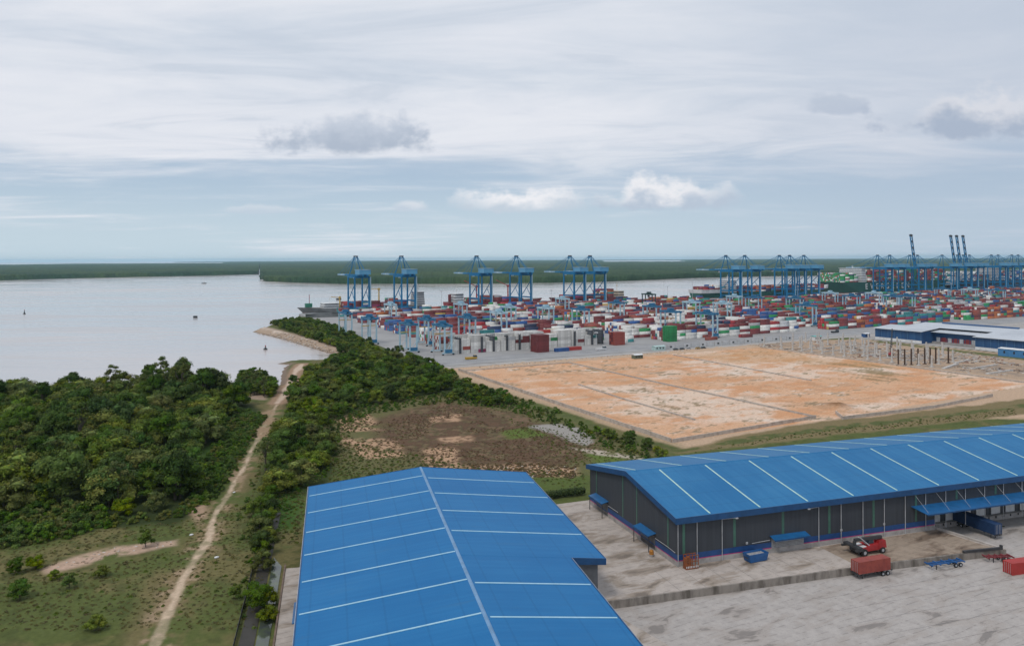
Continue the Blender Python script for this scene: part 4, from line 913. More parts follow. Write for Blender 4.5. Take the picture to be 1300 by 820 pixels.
me = bpy.data.meshes.new('hedge_foliage'); me.from_pydata([tuple(v) for v in V], [], Q+[t_[:3] for t_ in T]); at = me.color_attributes.new('leaf', 'FLOAT_COLOR', 'POINT')
at.data.foreach_set('color', np.concatenate([np.array(Cc), np.ones((len(Cc), 1))], 1).astype(np.float32).ravel()); me.materials.append(M_leaf); link('hedge_foliage', me, hg)

# ------------------------------------------------------------------ yard vehicles and small things by the warehouse
def container_mesh(l, m_body, w_=2.44, h_=2.6):
    """closed steel box: recessed side and end sheets inside a proud frame"""
    mb = MB(); e = .14; x, y = l/2, w_/2
    mb.box(-x+.03, x-.03, -y+.04, y-.04, .12, h_-.03)
    for sx in (-1, 1):
        for sy in (-1, 1): mb.box(min(sx*x, sx*(x-e)), max(sx*x, sx*(x-e)), min(sy*y, sy*(y-e)), max(sy*y, sy*(y-e)), 0, h_)
    for sy in (-1, 1): mb.box(-x+e, x-e, sy*y-.1 if sy > 0 else -y, y if sy > 0 else -y+.1, 0, .16).box(-x+e, x-e, sy*y-.08 if sy > 0 else -y, y if sy > 0 else -y+.08, h_-.1, h_-.004)
    return mb.mesh('container', m_body)
def ribbed_container(name, l, m_body, loc, rz, label, group=None, z=0):
    t_ = thing(name, label, 'container', (*loc, z), rz, group)
    link('box_body', container_mesh(l, m_body), t_)
    mb = MB(); n = int(l/.42)
    for k in range(n):
        x = -l/2+.3+k*(l-.6)/n
        for sy in (-1, 1): mb.box(x, x+.16, sy*1.18-.03, sy*1.18+.03, .2, 2.48)
    mb.build('corrugation', m_body, t_)
    mb = MB()
    for y in (-.75, -.3, .3, .75): mb.cyl((-l/2-.03, y, .2), (-l/2-.03, y, 2.45), .03, 5)
    mb.build('door_bars', M_grey, t_); return t_
def wheel(parent, x, y, z, r=.5, w_=.3):
    o = MB().cyl((x, y-w_/2, z), (x, y+w_/2, z), r, 12).build('wheel', M_black, parent)
    MB().cyl((x, y-w_/2-.015, z), (x, y+w_/2+.015, z), r*.5, 8).build('rim', M_grey, o); return o
def chassis(label, loc, rz, l, m_, z=0, group=None, legs=True):
    t_ = thing('trailer', label, 'trailer', (*loc, z), rz, group)
    MB().box(-l/2, l/2, -.55, -.35, .95, 1.25).box(-l/2, l/2, .35, .55, .95, 1.25).build('frame', m_, t_)
    for x in np.linspace(-l/2+.2, l/2-.2, 5): MB().box(x-.12, x+.12, -1.2, 1.2, 1.0, 1.24).build('cross_member', m_, t_)
    for k in range(2):
        for sy in (-1, 1): wheel(t_, l/2-1.2-k*1.3, sy*.95, .5)
    if legs:
        for sy in (-1, 1): MB().bar((-l/2+1.6, sy*.7, 0), (-l/2+1.6, sy*.7, .98), .16).build('landing_leg', M_dark, t_)
    return t_
M_cred = mat('container_brick_red', (0.30, 0.062, 0.045), 0.6, (0.22, 0.042, 0.034), 0.7); M_cred2 = mat('container_red', (0.40, 0.035, 0.03), 0.55, (0.32, 0.03, 0.025), 0.7)
M_cblue = mat('container_dark_blue', (0.014, 0.045, 0.12), 0.55, (0.01, 0.03, 0.085), 0.7); M_tblue = paint('trailer_blue', (0.012, 0.10, 0.30), 0.5)
chassis('trailer carrying the brick red container below the retaining wall', BF(39.4, -15.4), BA+.0, 9.4, M_dark, .08)
ribbed_container('shipping_container', 8.6, M_cred, BF(39.2, -15.4), BA, 'brick red container loaded on a trailer in front of the retaining wall', z=1.34)
ribbed_container('shipping_container', 12.2, M_cred2, BF(74.6, -24.6), BA-.05, 'bright red container standing on the lower yard at the right edge', z=.08)
chassis('empty blue skeletal trailer parked under the retaining wall', BF(58.6, -16.9), BA-.05, 9.2, M_tblue, .08)
chassis('empty blue and red trailer at the right end of the retaining wall', BF(73.0, -18.2), BA-.25, 6.4, paint('trailer_red', (0.20, .03, .035)), .08)
dk = chassis('dark trailer under the blue container backed into the loading bay', BF(85.4, -1.9), BA+R(90), 12.4, M_dark, .08)
ribbed_container('shipping_container', 12.2, M_cblue, BF(85.4, -1.9), BA+R(90), 'dark blue container on a trailer backed into the first loading bay', z=1.34)
# reach stacker
rs = thing('reach_stacker', 'red container reach stacker with a black boom and spreader standing on the platform', 'reach stacker', (*BF(45.6, -7.0), BASE+.02), BA+.02)
mb = MB(); mb.hexa([(-3.0, -1.5, .9), (4.2, -1.5, .9), (4.2, 1.5, .9), (-3.0, 1.5, .9), (-3.0, -1.4, 1.7), (4.2, -1.4, 2.5), (4.2, 1.4, 2.5), (-3.0, 1.4, 1.7)]); mb.build('body', M_red, rs)
mb = MB(); mb.hexa([(2.3, -1.6, 1.2), (4.6, -1.6, 1.2), (4.6, 1.6, 1.2), (2.3, 1.6, 1.2), (2.5, -1.5, 2.9), (4.4, -1.5, 2.9), (4.4, 1.5, 2.9), (2.5, 1.5, 2.9)]); mb.build('counterweight', M_red, rs)
MB().box(-2.9, -1.0, -1.3, -.3, 1.75, 2.0).box(-2.6, -.8, .3, 1.3, 1.75, 2.05).build('step_plate', M_white, rs)
cb = MB().hexa([(.1, -.8, 1.9), (1.9, -.8, 1.9), (1.9, .8, 1.9), (.1, .8, 1.9), (.3, -.7, 3.5), (1.7, -.7, 3.5), (1.7, .7, 3.5), (.3, .7, 3.5)]).build('cab', M_red, rs)
MB().hexa([(.02, -.82, 2.3), (1.6, -.82, 2.3), (1.6, .82, 2.3), (.02, .82, 2.3), (.2, -.73, 3.3), (1.6, -.73, 3.3), (1.6, .73, 3.3), (.2, .73, 3.3)]).build('window', M_glass, cb)
bo = MB().hexa([(4.0, -.9, 3.1), (4.0, .9-1.2, 3.1), (4.0, -.3, 3.8), (4.0, -.9, 3.8), (-3.9, -.9, 3.3), (-3.9, -.3, 3.3), (-3.9, -.3, 3.9), (-3.9, -.9, 3.9)]).build('boom', M_dark, rs)
MB().bar((.2, -1.0, 1.9), (-2.4, -.8, 4.0), .24).bar((.2, .0, 1.9), (-2.4, -.3, 4.0), .24).build('lift_cylinder', M_grey, rs)
sp = MB().box(-4.4, -3.2, -2.4, 2.4, 1.9, 2.4).build('spreader', M_dark, rs)
MB().box(-4.1, -3.6, -.9, -.3, 2.4, 3.4).build('rotator', M_dark, sp)
for y in (-2.4, 2.0): MB().box(-5.0, -2.9, y, y+.4, 1.5, 1.95).build('twistlock_arm', M_dark, sp)
for x, rr in ((-2.1, .85), (3.4, .72)):
    for y in (-1.75, -1.15, 1.15, 1.75) if x < 0 else (-1.5, 1.5): wheel(rs, x, y, rr, rr, .5)
MB().box(-3.4, -3.0, -1.5, 1.5, .7, 1.2).build('bumper', M_dark, rs)
# blue skip, orange cage, drum
sk = thing('skip', 'blue open waste skip standing against the front wall near the small canopy', 'skip', (*BF(18.6, -2.6), BASE+.01), BA+.08)
mb = MB(); a_ = [(-2.3, -1.1), (2.3, -1.1), (2.3, 1.1), (-2.3, 1.1)]; o_ = [(-2.7, -1.25), (2.7, -1.25), (2.7, 1.25), (-2.7, 1.25)]
for k in range(4):
    j = (k+1) % 4; mb.quad((*a_[k], .12), (*a_[j], .12), (*o_[j], 1.9), (*o_[k], 1.9)); mb.quad((a_[k][0]*.94, a_[k][1]*.9, .2), (a_[j][0]*.94, a_[j][1]*.9, .2), (o_[j][0]*.95, o_[j][1]*.9, 1.9), (o_[k][0]*.95, o_[k][1]*.9, 1.9)); mb.quad((*o_[k], 1.9), (*o_[j], 1.9), (o_[j][0]*.95, o_[j][1]*.9, 1.9), (o_[k][0]*.95, o_[k][1]*.9, 1.9))
mb.poly([(*q, .12) for q in a_]); mb.build('tub', M_tblue, sk)
MB().box(-2.35, 2.35, -1.05, 1.05, 1.1, 1.45).build('load', mat('rubbish_grey', (.40, .40, .41), .9, (.2, .2, .2), 3), sk)
MB().box(-2.76, -2.66, -.6, .6, 1.0, 1.2).box(2.66, 2.76, -.6, .6, 1.0, 1.2).build('lifting_bar', M_dark, sk)
cg = thing('steel_cage', 'rusty orange steel cage on a striped base at the warehouse corner', 'cage', (*BF(2.4, -1.7), BASE+.01), BA)
M_or = mat('orange_rust', (0.30, .085, .022), .7, (.16, .055, .025), 1.5)
MB().box(-1.6, 1.6, -.7, .7, .05, .28).build('base', M_or, cg)
mb = MB()
for k in range(8): mb.box(-1.55+k*.4, -1.38+k*.4, -.735, -.705, .30, .75)
mb.build('striped_board', M_white, cg)
for x in (-1.5, -.75, 0, .75, 1.5): MB().bar((x, -.6, .28), (x, -.6, 3.0), .14).bar((x, .6, .28), (x, .6, 3.0), .14).build('upright', M_or, cg)
MB().box(-1.6, 1.6, -.67, -.53, 2.9, 3.05).box(-1.6, 1.6, .53, .67, 2.9, 3.05).box(-1.6, 1.6, -.67, -.53, 1.6, 1.72).build('rail', M_or, cg)
MB().box(-1.45, -.2, -.5, .5, .4, 2.4).build('stacked_frame', M_or, cg)
dr = thing('orange_drum', 'round orange yellow drum beside the second gable canopy', 'drum', (*BF(-2.5, 7.3), BASE+.01), 0)  # plain orange drum on a low foot, not a lamp
MB().cyl((0, 0, .02), (0, 0, .5), .55, 12).build('foot', M_plinth, dr); MB().cyl((0, 0, .5), (0, 0, 1.3), .55, 14, .5).cyl((0, 0, 1.3), (0, 0, 1.5), .5, 14, .25).build('drum', mat('drum_orange', (.42, .17, .02), .6, (.3, .12, .02), 2), dr)

# ------------------------------------------------------------------ container yard
PALETTE = {  # paint colours of the boxes
    'maroon': (0.165, 0.028, 0.030), 'brick red': (0.26, 0.060, 0.042), 'red': (0.34, 0.028, 0.035), 'white': (0.66, 0.65, 0.62), 'pale grey': (0.40, 0.41, 0.42),
    'blue': (0.022, 0.085, 0.26), 'navy': (0.020, 0.035, 0.085), 'green': (0.022, 0.24, 0.075), 'teal': (0.03, 0.19, 0.20), 'orange': (0.40, 0.12, 0.035), 'yellow': (0.42, 0.29, 0.07), 'pink': (0.30, 0.04, 0.11)}
PN = list(PALETTE); PWT = [30, 13, 8, 11, 9, 9, 8, 6, 6, 4, 1.2, 1]
M_box = {k: mat('container_'+k.replace(' ', '_'), v, 0.6, tuple(x*.72 for x in v), 0.5, rnd=0.2, stretch=(1, 1, .4)) for k, v in PALETTE.items()}
M_boxattr = attr_mat('container_paint', 'paint', 0.6, nscale=0.4, namt=0.18)
BOXME = {}
def box_me(col, l):
    if (col, l) not in BOXME: BOXME[(col, l)] = container_mesh(l, M_box[col])
    return BOXME[(col, l)]
boxes = []   # u, v, z, length, colour, (block row, stack, row, tier), exposed
BLK_V = [44+35.5*k for k in range(13)]
def fill_block(k, v0, u0, u1, rows=6, white=0.0, mean=3.3, sect=''):
    ns = int((u1-u0)/12.75); prev = random.choices(PN, PWT)[0]; hh = mean
    wts = PWT if u0 < 330 else [34, 14, 7, 6, 6, 10, 12, 9, 8, 4, 1, .6]
    for s in range(ns):
        u = u0+6.2+s*12.75; hh = max(1.2, min(5.6, hh*.55+random.gauss(mean, 1.1)*.45)); hs = 0 if random.random() < .035 else hh
        grid = []
        for r in range(rows): grid.append(int(round(max(0, min(5.4, (hs+random.gauss(0, .6)) if hs else 0)))))
        if random.random() < .32: prev = random.choices(PN, wts)[0]
        for r in range(rows):
            for tier in range(grid[r]):
                c = 'white' if random.random() < white else (prev if random.random() < .5 else random.choices(PN, wts)[0])
                v = v0+r*2.62
                exposed = tier == grid[r]-1 or r == 0 or tier >= grid[r-1] or s == 0
                two = random.random() < .14
                if two:
                    boxes.append((u-3.08, v, .14+tier*2.61, 6.05, c, (k, s, r, tier), exposed)); boxes.append((u+3.08, v, .14+tier*2.61, 6.05, random.choices(PN, wts)[0], (k, s, r, tier), exposed))
                else: boxes.append((u, v, .14+tier*2.61, 12.19, c, (k, s, r, tier), exposed))
SEGS = []
for k, v0 in enumerate(BLK_V):
    u = 26+v0*0.10+(8 if k == 0 else random.uniform(0, 14)); umax = u_at(1345, v0)
    while u < umax:
        ln = random.uniform(150, 215)
        SEGS.append((k, v0, u, u+ln)); u += ln+random.choice((16, 22, 26))
for (k, v0, a_, b_) in SEGS:
    if k >= 11 and a_ > 560: continue
    if k == 0:
        if a_ < 60: fill_block(k, v0+10, a_, a_+140, 5, .9, 4.2); fill_block(k, v0+10, a_+152, b_, 5, .75, 3.2)
        elif a_ < 240: fill_block(k, v0+6, a_, b_, 6, .30, 3.3)
        else: fill_block(k, v0, a_, b_, 6, .06, 3.9)
    else: fill_block(k, v0, a_, b_, 6, .32 if (k in (1, 2) and a_ < 240) else .2 if (k > 8 and a_ < 260) else .04, 3.6 if k < 9 else 2.8)
# loose stacks beside the road
def stack(k, u, v, n, tiers, cols, l=12.19):
    for r in range(n):
        for t_ in range(tiers): boxes.append((u, v+r*2.62, .14+t_*2.61, l, random.choice(cols), (k, 0, r, t_), True))
stack('maroon block beside the road', u_at(687, 32), 30, 4, 5, ['maroon'], 10.2)
stack('second maroon block beside the road', u_at(784, 42), 40, 3, 4, ['maroon', 'brick red'], 10.2)
stack('green block beside the road', u_at(849, 42), 38, 3, 5, ['green'], 9.2)
stack('low pair beside the road', u_at(713, 27), 27, 1, 1, ['blue'])
stack('low red one beside the road', u_at(729, 29), 29, 1, 1, ['red'])
stack('low row beside the road at right', u_at(903, 31), 31, 1, 1, ['brick red'])
stack('low row beside the road further right', u_at(948, 32), 32, 2, 1, ['maroon', 'red'])
def bdist(b): x, y = PF(b[0], b[1]); return math.hypot(x, y)
ex = sorted([i for i, b in enumerate(boxes) if b[6] and -20 < pxof(*PF(b[0], b[1]))[0] < 1320], key=lambda i: bdist(boxes[i])-(30 if isinstance(boxes[i][5][0], str) else 0))[:296]
exs = set(ex)
ORD = ['first', 'second', 'third', 'fourth', 'fifth', 'sixth', 'seventh', 'eighth', 'ninth', 'tenth', 'eleventh', 'twelfth', 'thirteenth', 'fourteenth', 'fifteenth', 'sixteenth', 'seventeenth', 'eighteenth', 'nineteenth', 'twentieth']
TIER = ['bottom', 'second', 'third', 'fourth', 'fifth', 'sixth']
# stacks of each row counted from the left
stacks = {}
for b in boxes:
    if not isinstance(b[5][0], str): stacks.setdefault(b[5][0], set()).add(round(b[0]/12.75))
stk_i = {k: {s: i for i, s in enumerate(sorted(v))} for k, v in stacks.items()}
def ordn(n): return ORD[n] if n < 20 else f'{n+1}th'
lane_names = ['front lane', 'second lane', 'third lane', 'fourth lane', 'fifth lane']
seen_l = {}
for i in ex:
    u, v, z, l, c, key, _ = boxes[i]
    k, s, r, tr = key
    sz = 'short ' if l < 7 else ''
    if isinstance(k, str): lab = f'{c} container, {TIER[tr]} tier, {ordn(r)} deep, in the {k}'
    else: lab = f'{sz}{c} container, {TIER[tr]} tier, {ordn(r)} deep, {ordn(stk_i[k][round(u/12.75)])} stack from left, {lane_names[min(k, 4)]}'
    if lab in seen_l: lab = lab.replace('short ', 'short right ').replace(' container', ' box') ; 
    seen_l[lab] = 1
    o = link('shipping_container', box_me(c, l)); x, y = PF(u, v); o.location = (x, y, z); o.rotation_euler = (0, 0, PA)
    tag(o, lab, 'container', 'containers stacked in the yard')
rest_boxes = [b for i, b in enumerate(boxes) if i not in exs]

# ------------------------------------------------------------------ yard gantry cranes
def make_rtg(mleg, mtop, label):
    t_ = thing('gantry_crane', label, 'gantry crane', (0, 0, 0), PA, 'rubber tyred gantry cranes in the yard')
    h_, sp_, wb = 20.5, 21.0, 5.4
    for x in (-wb/2, wb/2):
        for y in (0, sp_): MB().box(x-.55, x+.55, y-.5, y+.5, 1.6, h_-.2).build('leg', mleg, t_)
        MB().box(x-.7, x+.7, -1.2, sp_+1.2, h_-.2, h_+1.5).build('girder', mtop, t_)
    for y in (0, sp_):
        MB().box(-wb/2-2.0, wb/2+2.0, y-.5, y+.5, 1.0, 1.8).build('sill_beam', mleg, t_)
        for x in (-wb/2-1.4, wb/2+1.4): MB().cyl((x, y-.5, .72), (x, y+.5, .72), .72, 8).build('wheel', M_black, t_)
        MB().box(-wb/2, wb/2, y-.4, y+.4, h_-.1, h_+.8).build('end_tie', mtop, t_)
    MB().bar((-wb/2, 0, 2), (wb/2, 0, 9), .3).bar((-wb/2, sp_, 2), (wb/2, sp_, 9), .3).build('brace', mleg, t_)
    MB().box(-wb/2-1, wb/2+1, 7.5, 13.0, h_+1.6, h_+2.2).box(-2.4, 2.4, 8.4, 12.2, h_+2.2, h_+4.0).build('trolley', mtop, t_)
    cb = MB().box(wb/2-1.4, wb/2+1.0, 13.2, 15.5, h_-3.2, h_-.4).build('operator_cab', M_white, t_)
    MB().box(wb/2-1.5, wb/2+1.1, 13.12, 14.1, h_-2.9, h_-1.4).build('cab_window', M_glass, cb)
    MB().box(-6.0, 6.0, 9.1, 11.5, 14.6, 15.1).build('spreader', mat('spreader_yellow', (.45, .28, .03), .5), t_)
    MB().box(-2.6, 2.6, -1.5, -.4, 1.9, 4.2).build('power_house', mtop, t_)
    for x in (-2, 2): MB().bar((x, 10.3, 15), (x, 10.3, h_+1.7), .1).build('hoist_rope', M_dark, t_)
    return t_
rtg_spots = []   # (photo column, lane, which kind)
for px, k, kd in ((474, 3, 0), (443, 5, 0), (525, 1, 0), (548, 2, 0), (569, 0, 0), (600, 2, 0), (640, 3, 1), (652, 5, 1), (700, 4, 1), (745, 3, 0), (790, 5, 0), (836, 3, 0), (861, 1, 0), (886, 4, 1), (908, 0, 0), (830, 9, 2), (926, 3, 1), (940, 6, 1), (965, 5, 0), (1018, 4, 0), (1034, 1, 0), (1062, 6, 1), (1090, 4, 0), (1118, 5, 1), (1143, 3, 0), (1160, 3, 0), (1205, 6, 0), (1240, 5, 1), (1275, 4, 0), (590, 7, 1), (720, 8, 1), (500, 8, 1)):
    rtg_spots.append((px, k, kd))
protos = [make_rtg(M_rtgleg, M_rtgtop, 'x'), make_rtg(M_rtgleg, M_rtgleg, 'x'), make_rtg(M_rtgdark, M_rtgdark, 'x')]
used_p = set()
TONE = ['pale legged gantry crane with a blue top', 'pale blue gantry crane', 'dark green gantry crane']
lane_cnt = {}
for px, k, kd in sorted(rtg_spots):
    v = BLK_V[k]-4.0+(10 if k == 0 and px < 700 else 0); u = u_at(px, v); x, y = PF(u, v)
    r_ = protos[kd] if kd not in used_p else copy_tree(protos[kd]); used_p.add(kd); r_.location = (x, y, .13)
    n_ = lane_cnt[k] = lane_cnt.get(k, -1)+1
    r_['label'] = f'{TONE[kd]}, {ordn(n_)} from left, {ordn(k)} container lane'

# ------------------------------------------------------------------ quay cranes
def make_sts(raised=False):
    t_ = thing('quay_crane', 'x', 'quay crane', (0, 0, 0), PA, 'blue ship to shore cranes along the quay')
    B, W2, D2, GZ = M_craneblue, 9.6, 14.0, 48.0
    for x in (-W2, W2):
        for y in (-D2, D2):
            lg = MB().hexa([(x-.9, y-1.1, 2), (x+.9, y-1.1, 2), (x+.9, y+1.1, 2), (x-.9, y+1.1, 2), (x-.75, y-.9, GZ), (x+.75, y-.9, GZ), (x+.75, y+.9, GZ), (x-.75, y+.9, GZ)]).build('leg', B, t_)
            MB().box(x-3.8, x+3.8, y-.8, y+.8, .2, 2.4).build('bogie', B, t_)
        MB().box(x-.7, x+.7, -D2, D2, 13.2, 15.0).build('portal_beam', B, t_); MB().box(x-.7, x+.7, -D2-3, D2+2, GZ-2, GZ).build('upper_beam', B, t_)
        MB().bar((x, -D2, 38), (x, D2, 15.2), .75).build('diagonal_brace', B, t_)
        MB().bar((x, -D2, 15.2), (x, -2, 28.3), .6).build('diagonal_brace', B, t_)
    for y in (-D2, D2):
        MB().box(-W2, W2, y-.7, y+.7, 4.2, 6.2).build('sill_beam', B, t_); MB().box(-W2, W2, y-.8, y+.8, GZ-2.2, GZ).build('cross_beam', B, t_)
    MB().box(-3.6, -2.4, -30, D2+2, GZ, GZ+2.2).box(2.4, 3.6, -30, D2+2, GZ, GZ+2.2).build('girder', B, t_)
    mh = MB().box(-7.6, 7.6, -27, -9, GZ+2.3, GZ+8.4).build('machinery_house', M_house, t_)
    MB().box(-8, 8, -27.4, -8.6, GZ+8.45, GZ+8.9).build('house_roof', M_boomgrey, mh)
    for k in range(5): MB().box(7.62, 7.7, -26+k*3.6, -24+k*3.6, GZ+4.6, GZ+6.2).build('house_vent', M_craneblue, mh)
    AP = (0, 11.5, 74.0)
    for x in (-W2+1, W2-1): MB().bar((x, D2, GZ), (AP[0]+(-1 if x < 0 else 1)*1.6, AP[1], AP[2]), 1.0).build('mast_leg', B, t_)
    MB().box(-2.8, 2.8, AP[1]-1.2, AP[1]+1.2, AP[2]-.6, AP[2]+.8).build('mast_head', M_dark, t_)
    for x in (-1.8, 1.8):
        MB().bar((x, AP[1], AP[2]), (x*4.5, -D2, GZ+.2), .62).build('back_leg', B, t_); MB().bar((x, AP[1], AP[2]), (x, -28, GZ+2.3), .34).build('backstay', B, t_)
    LB = 66.0
    if not raised: e = (0, 1.0, 0.0)
    else: e = (0, math.cos(R(82)), math.sin(R(82)))
    hz = (D2+2.2, GZ+1.1)
    def bp_(s, off=0): return Vector((0, hz[0]+e[1]*s-e[2]*off, hz[1]+e[2]*s+e[1]*off))
    mb = MB()
    for x in (-3.0, 3.0): a = bp_(0); b_ = bp_(LB*.5); mb.bar((x, a.y, a.z), (x, b_.y, b_.z), 1.2, 2.0)
    mb.build('boom', B, t_)
    mb = MB()
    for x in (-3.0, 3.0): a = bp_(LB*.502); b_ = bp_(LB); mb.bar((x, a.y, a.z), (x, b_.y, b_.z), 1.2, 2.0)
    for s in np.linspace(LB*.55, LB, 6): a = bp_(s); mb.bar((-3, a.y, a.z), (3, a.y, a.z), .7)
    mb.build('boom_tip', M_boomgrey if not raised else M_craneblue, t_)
    if raised:
        for s in np.linspace(12, LB-2, 5): a = bp_(s, .1); b_ = bp_(s+5, .1); MB().bar((0, a.y, a.z), (0, b_.y, b_.z), 5.6, 1.8).build('boom_panel', M_dark, t_)
        a = bp_(LB); MB().box(-3.8, 3.8, a.y-1.6, a.y+1.6, a.z-.8, a.z+2).build('boom_head', M_dark, t_)
    for s in (LB*.45, LB*.92):
        for x in (-2.4, 2.4):
            a = bp_(s, 1.0)
            if not raised: MB().bar((x*.7, AP[1], AP[2]), (x, a.y, a.z), .38).build('forestay', B, t_)
    if not raised:
        MB().box(-3.9, 3.9, 30, 35, GZ-.9, GZ-.1).build('trolley', M_dark, t_); cb = MB().box(3.8, 6.2, 31, 34, GZ-3.8, GZ-.6).build('operator_cab', M_white, t_)
    MB().box(W2+1, W2+2.6, -D2-.8, -D2+.8, 2.5, GZ-1).build('lift_shaft', M_rtgleg, t_)
    return t_
sts = make_sts(False); stsr = make_sts(True)
CR = [(452, 0), (510, 0), (605.5, 0), (656, 0), (724, 0), (749.5, 0), (922, 0), (946, 0), (990, 0), (1003, 0), (1021, 0), (1114.5, 0), (1130, 0), (1155.5, 0), (1165, 1), (1196.5, 0), (1215.5, 1), (1223, 1), (1231, 1), (1259, 0), (1267.6, 0), (1285, 0), (1293, 0)]
first = {0: True, 1: True}; cnt = {0: 0, 1: 0}
for px, kind in CR:
    pr = sts if kind == 0 else stsr
    c_ = pr if first[kind] else copy_tree(pr); first[kind] = False
    u = u_at(px, VQ-20+11); x, y = PF(u, VQ-20); c_.location = (x, y, .13)
    cnt[kind] += 1
    c_['label'] = f'blue quay crane with its boom lowered over the river, {ordn(cnt[0]-1)} from the left' if kind == 0 else f'blue quay crane with its boom raised upright, {ordn(cnt[1]-1)} of four from the left'
    c_['group'] = 'blue quay cranes with lowered booms' if kind == 0 else 'blue quay cranes with raised booms'

# ------------------------------------------------------------------ ships
def ship_boxes(root_u, v, z, u_len, rows, tiers, wts=None, tall=None):
    n = int(u_len/12.9)
    for s in range(n):
        tt = tiers+random.choice((-1, 0, 0, 0, 1)) if tall is None else tall(s/n)
        pc = random.choices(PN, wts or PWT)[0]
        for r in range(rows):
            for k in range(max(0, tt+random.choice((-1, 0, 0)))):
                c = pc if random.random() < .4 else random.choices(PN, wts or PWT)[0]
                rest_boxes.append((root_u+6.5+s*12.9, v+(r-(rows-1)/2)*2.5, z+k*2.61, 12.19, c, None, True))
def hull_mb(l, bm_, top, bow=1, wl=-1.7, sheer=2.0, rake=7):
    """lofted hull: stations along x, bow at +x (bow=1) or -x"""
    st = [(-.5, .80, .55), (-.46, .95, .78), (-.36, 1, .98), (0, 1, 1), (.30, 1, .98), (.40, .86, .66), (.46, .55, .28), (.5, .10, .03)]
    mb = MB(); prev = None
    for f, wt, wb in st:
        zt = top+(sheer*max(0, (f-.25)/.25)**1.5)
        xt = f*l+(rake*max(0, (f-.3)/.2)); xb = f*l
        row = [(bow*xb, -wb*bm_/2, wl-3), (bow*xb, -wb*bm_/2*1.0, wl+2.5), (bow*xt, -wt*bm_/2, zt), (bow*xt, wt*bm_/2, zt), (bow*xb, wb*bm_/2, wl+2.5), (bow*xb, wb*bm_/2, wl-3)]
        if prev:
            for i in range(5): mb.quad(prev[i], row[i], row[i+1], prev[i+1], 1 if i in (0, 4) else (2 if i == 2 else 0))
        else: mb.poly(row)
        prev = row
    mb.poly(prev[::-1]); return mb
M_deck = mat('ship_deck', (.12, .10, .09), .8); M_boot = mat('boot_top', (.16, .03, .03), .6)
def ship(px0, px1, beam, top, hullm, label, bow, name='container_ship', gap=3):
    v = VQ+gap+beam/2; u0, u1 = u_at(px0, v), u_at(px1, v); l = u1-u0
    x, y = PF((u0+u1)/2, v); t_ = thing(name, label, 'ship', (x, y, 0), PA)
    hull_mb(l, beam, top, bow).build('hull', [hullm, M_boot, M_deck], t_); t_['l'] = l
    return t_, u0, l, v
def deckhouse(t_, x0, x1, bw_, z0, z1, m_=None, mast=9, wings=True):
    n = max(2, int((z1-z0)/3)); h_ = (z1-z0)/n; d_ = None
    for k in range(n):
        s = k*.18
        o = MB().box(x0+s, x1-s, -bw_/2+s, bw_/2-s, z0+k*h_+.01, z0+(k+1)*h_-.12).build('deckhouse_tier', m_ or M_white, t_)
        MB().box(x0+s-.03, x1-s+.03, -bw_/2+s-.03, bw_/2-s+.03, z0+k*h_+h_*.5, z0+k*h_+h_*.78).build('window_band', M_glass, o)
    if wings: MB().box(x0+1, x1-1, -bw_/2-1.5, bw_/2+1.5, z1, z1+.5).build('bridge_wing', m_ or M_white, t_)
    xm = (x0+x1)/2; mm = MB().cyl((xm, 0, z1), (xm, 0, z1+mast), .5, 6, .25); mm.box(xm-.3, xm+.3, -2.5, 2.5, z1+mast*.6, z1+mast*.68); mm.build('mast', m_ or M_white, t_)
def deck_crane(t_, x, y, z, h_, jib, m_, tilt=25):
    MB().cyl((x, y, z), (x, y, z+h_), 1.2, 8, .9).box(x-1.4, x+1.4, y-1.4, y+1.4, z+h_, z+h_+3).build('deck_crane', m_, t_)
    MB().bar((x, y, z+h_+1.5), (x+jib*math.cos(R(tilt)), y, z+h_+1.5+abs(jib)*math.sin(R(tilt))), .9).build('crane_jib', m_, t_)
M_hgrey = mat('hull_grey', (.19, .20, .20), .6, (.14, .15, .15), .2); M_hgreen = mat('hull_dark_green', (.012, .085, .065), .55, (.01, .07, .055), .1)
M_hred = mat('hull_red', (.27, .03, .035), .6, (.2, .025, .03), .2); M_hmaroon = mat('hull_maroon', (.17, .025, .03), .6, (.13, .02, .025), .2)
M_hnavy = mat('hull_navy', (.03, .045, .075), .6); M_hpale = mat('hull_pale', (.55, .56, .56), .6, (.42, .42, .42), .2); M_yel = paint('crane_yellow', (.62, .42, .12), .5); M_gdk = paint('deck_green', (.03, .2, .13), .6)
MIXR = [34, 16, 12, 16, 8, 5, 3, 3, 3, 1, 1, 1]
t_, u0, l, v = ship(384, 541, 24, 5.5, M_hgrey, 'grey feeder ship with a white forward deckhouse moored at the left end of the quay', -1)
deckhouse(t_, -l*.5+26, -l*.5+46, 20, 5.6, 12, mast=8); deckhouse(t_, l*.5-20, l*.5-6, 20, 5.6, 24, mat('weathered_white', (.5, .5, .5), .6), mast=12)
MB().box(-l*.5+4, -l*.5+12, -4, 4, 7.4, 12.5).build('bow_house', M_gdk, t_); MB().cyl((-l*.5+9, 0, 12.5), (-l*.5+9, 0, 24), .4, 6).build('fore_mast', M_hred, t_)
deck_crane(t_, -l*.5+50, 0, 5.6, 12, -12, M_yel, 5); deck_crane(t_, l*.10, 0, 5.6, 22, -14, M_yel, 2)
ship_boxes(u0+52, v, 6, l-80, 8, 3, MIXR)
t_, u0, l, v = ship(566, 683, 26, 8, M_hred, 'red geared feeder ship with red deck cranes under the third and fourth quay cranes', 1)
deckhouse(t_, -l*.5+10, -l*.5+24, 20, 8.1, 20, M_white, mast=11); MB().cyl((-l*.5+6, 0, 8), (-l*.5+6, 0, 19), 2.2, 10).build('funnel', M_hmaroon, t_)
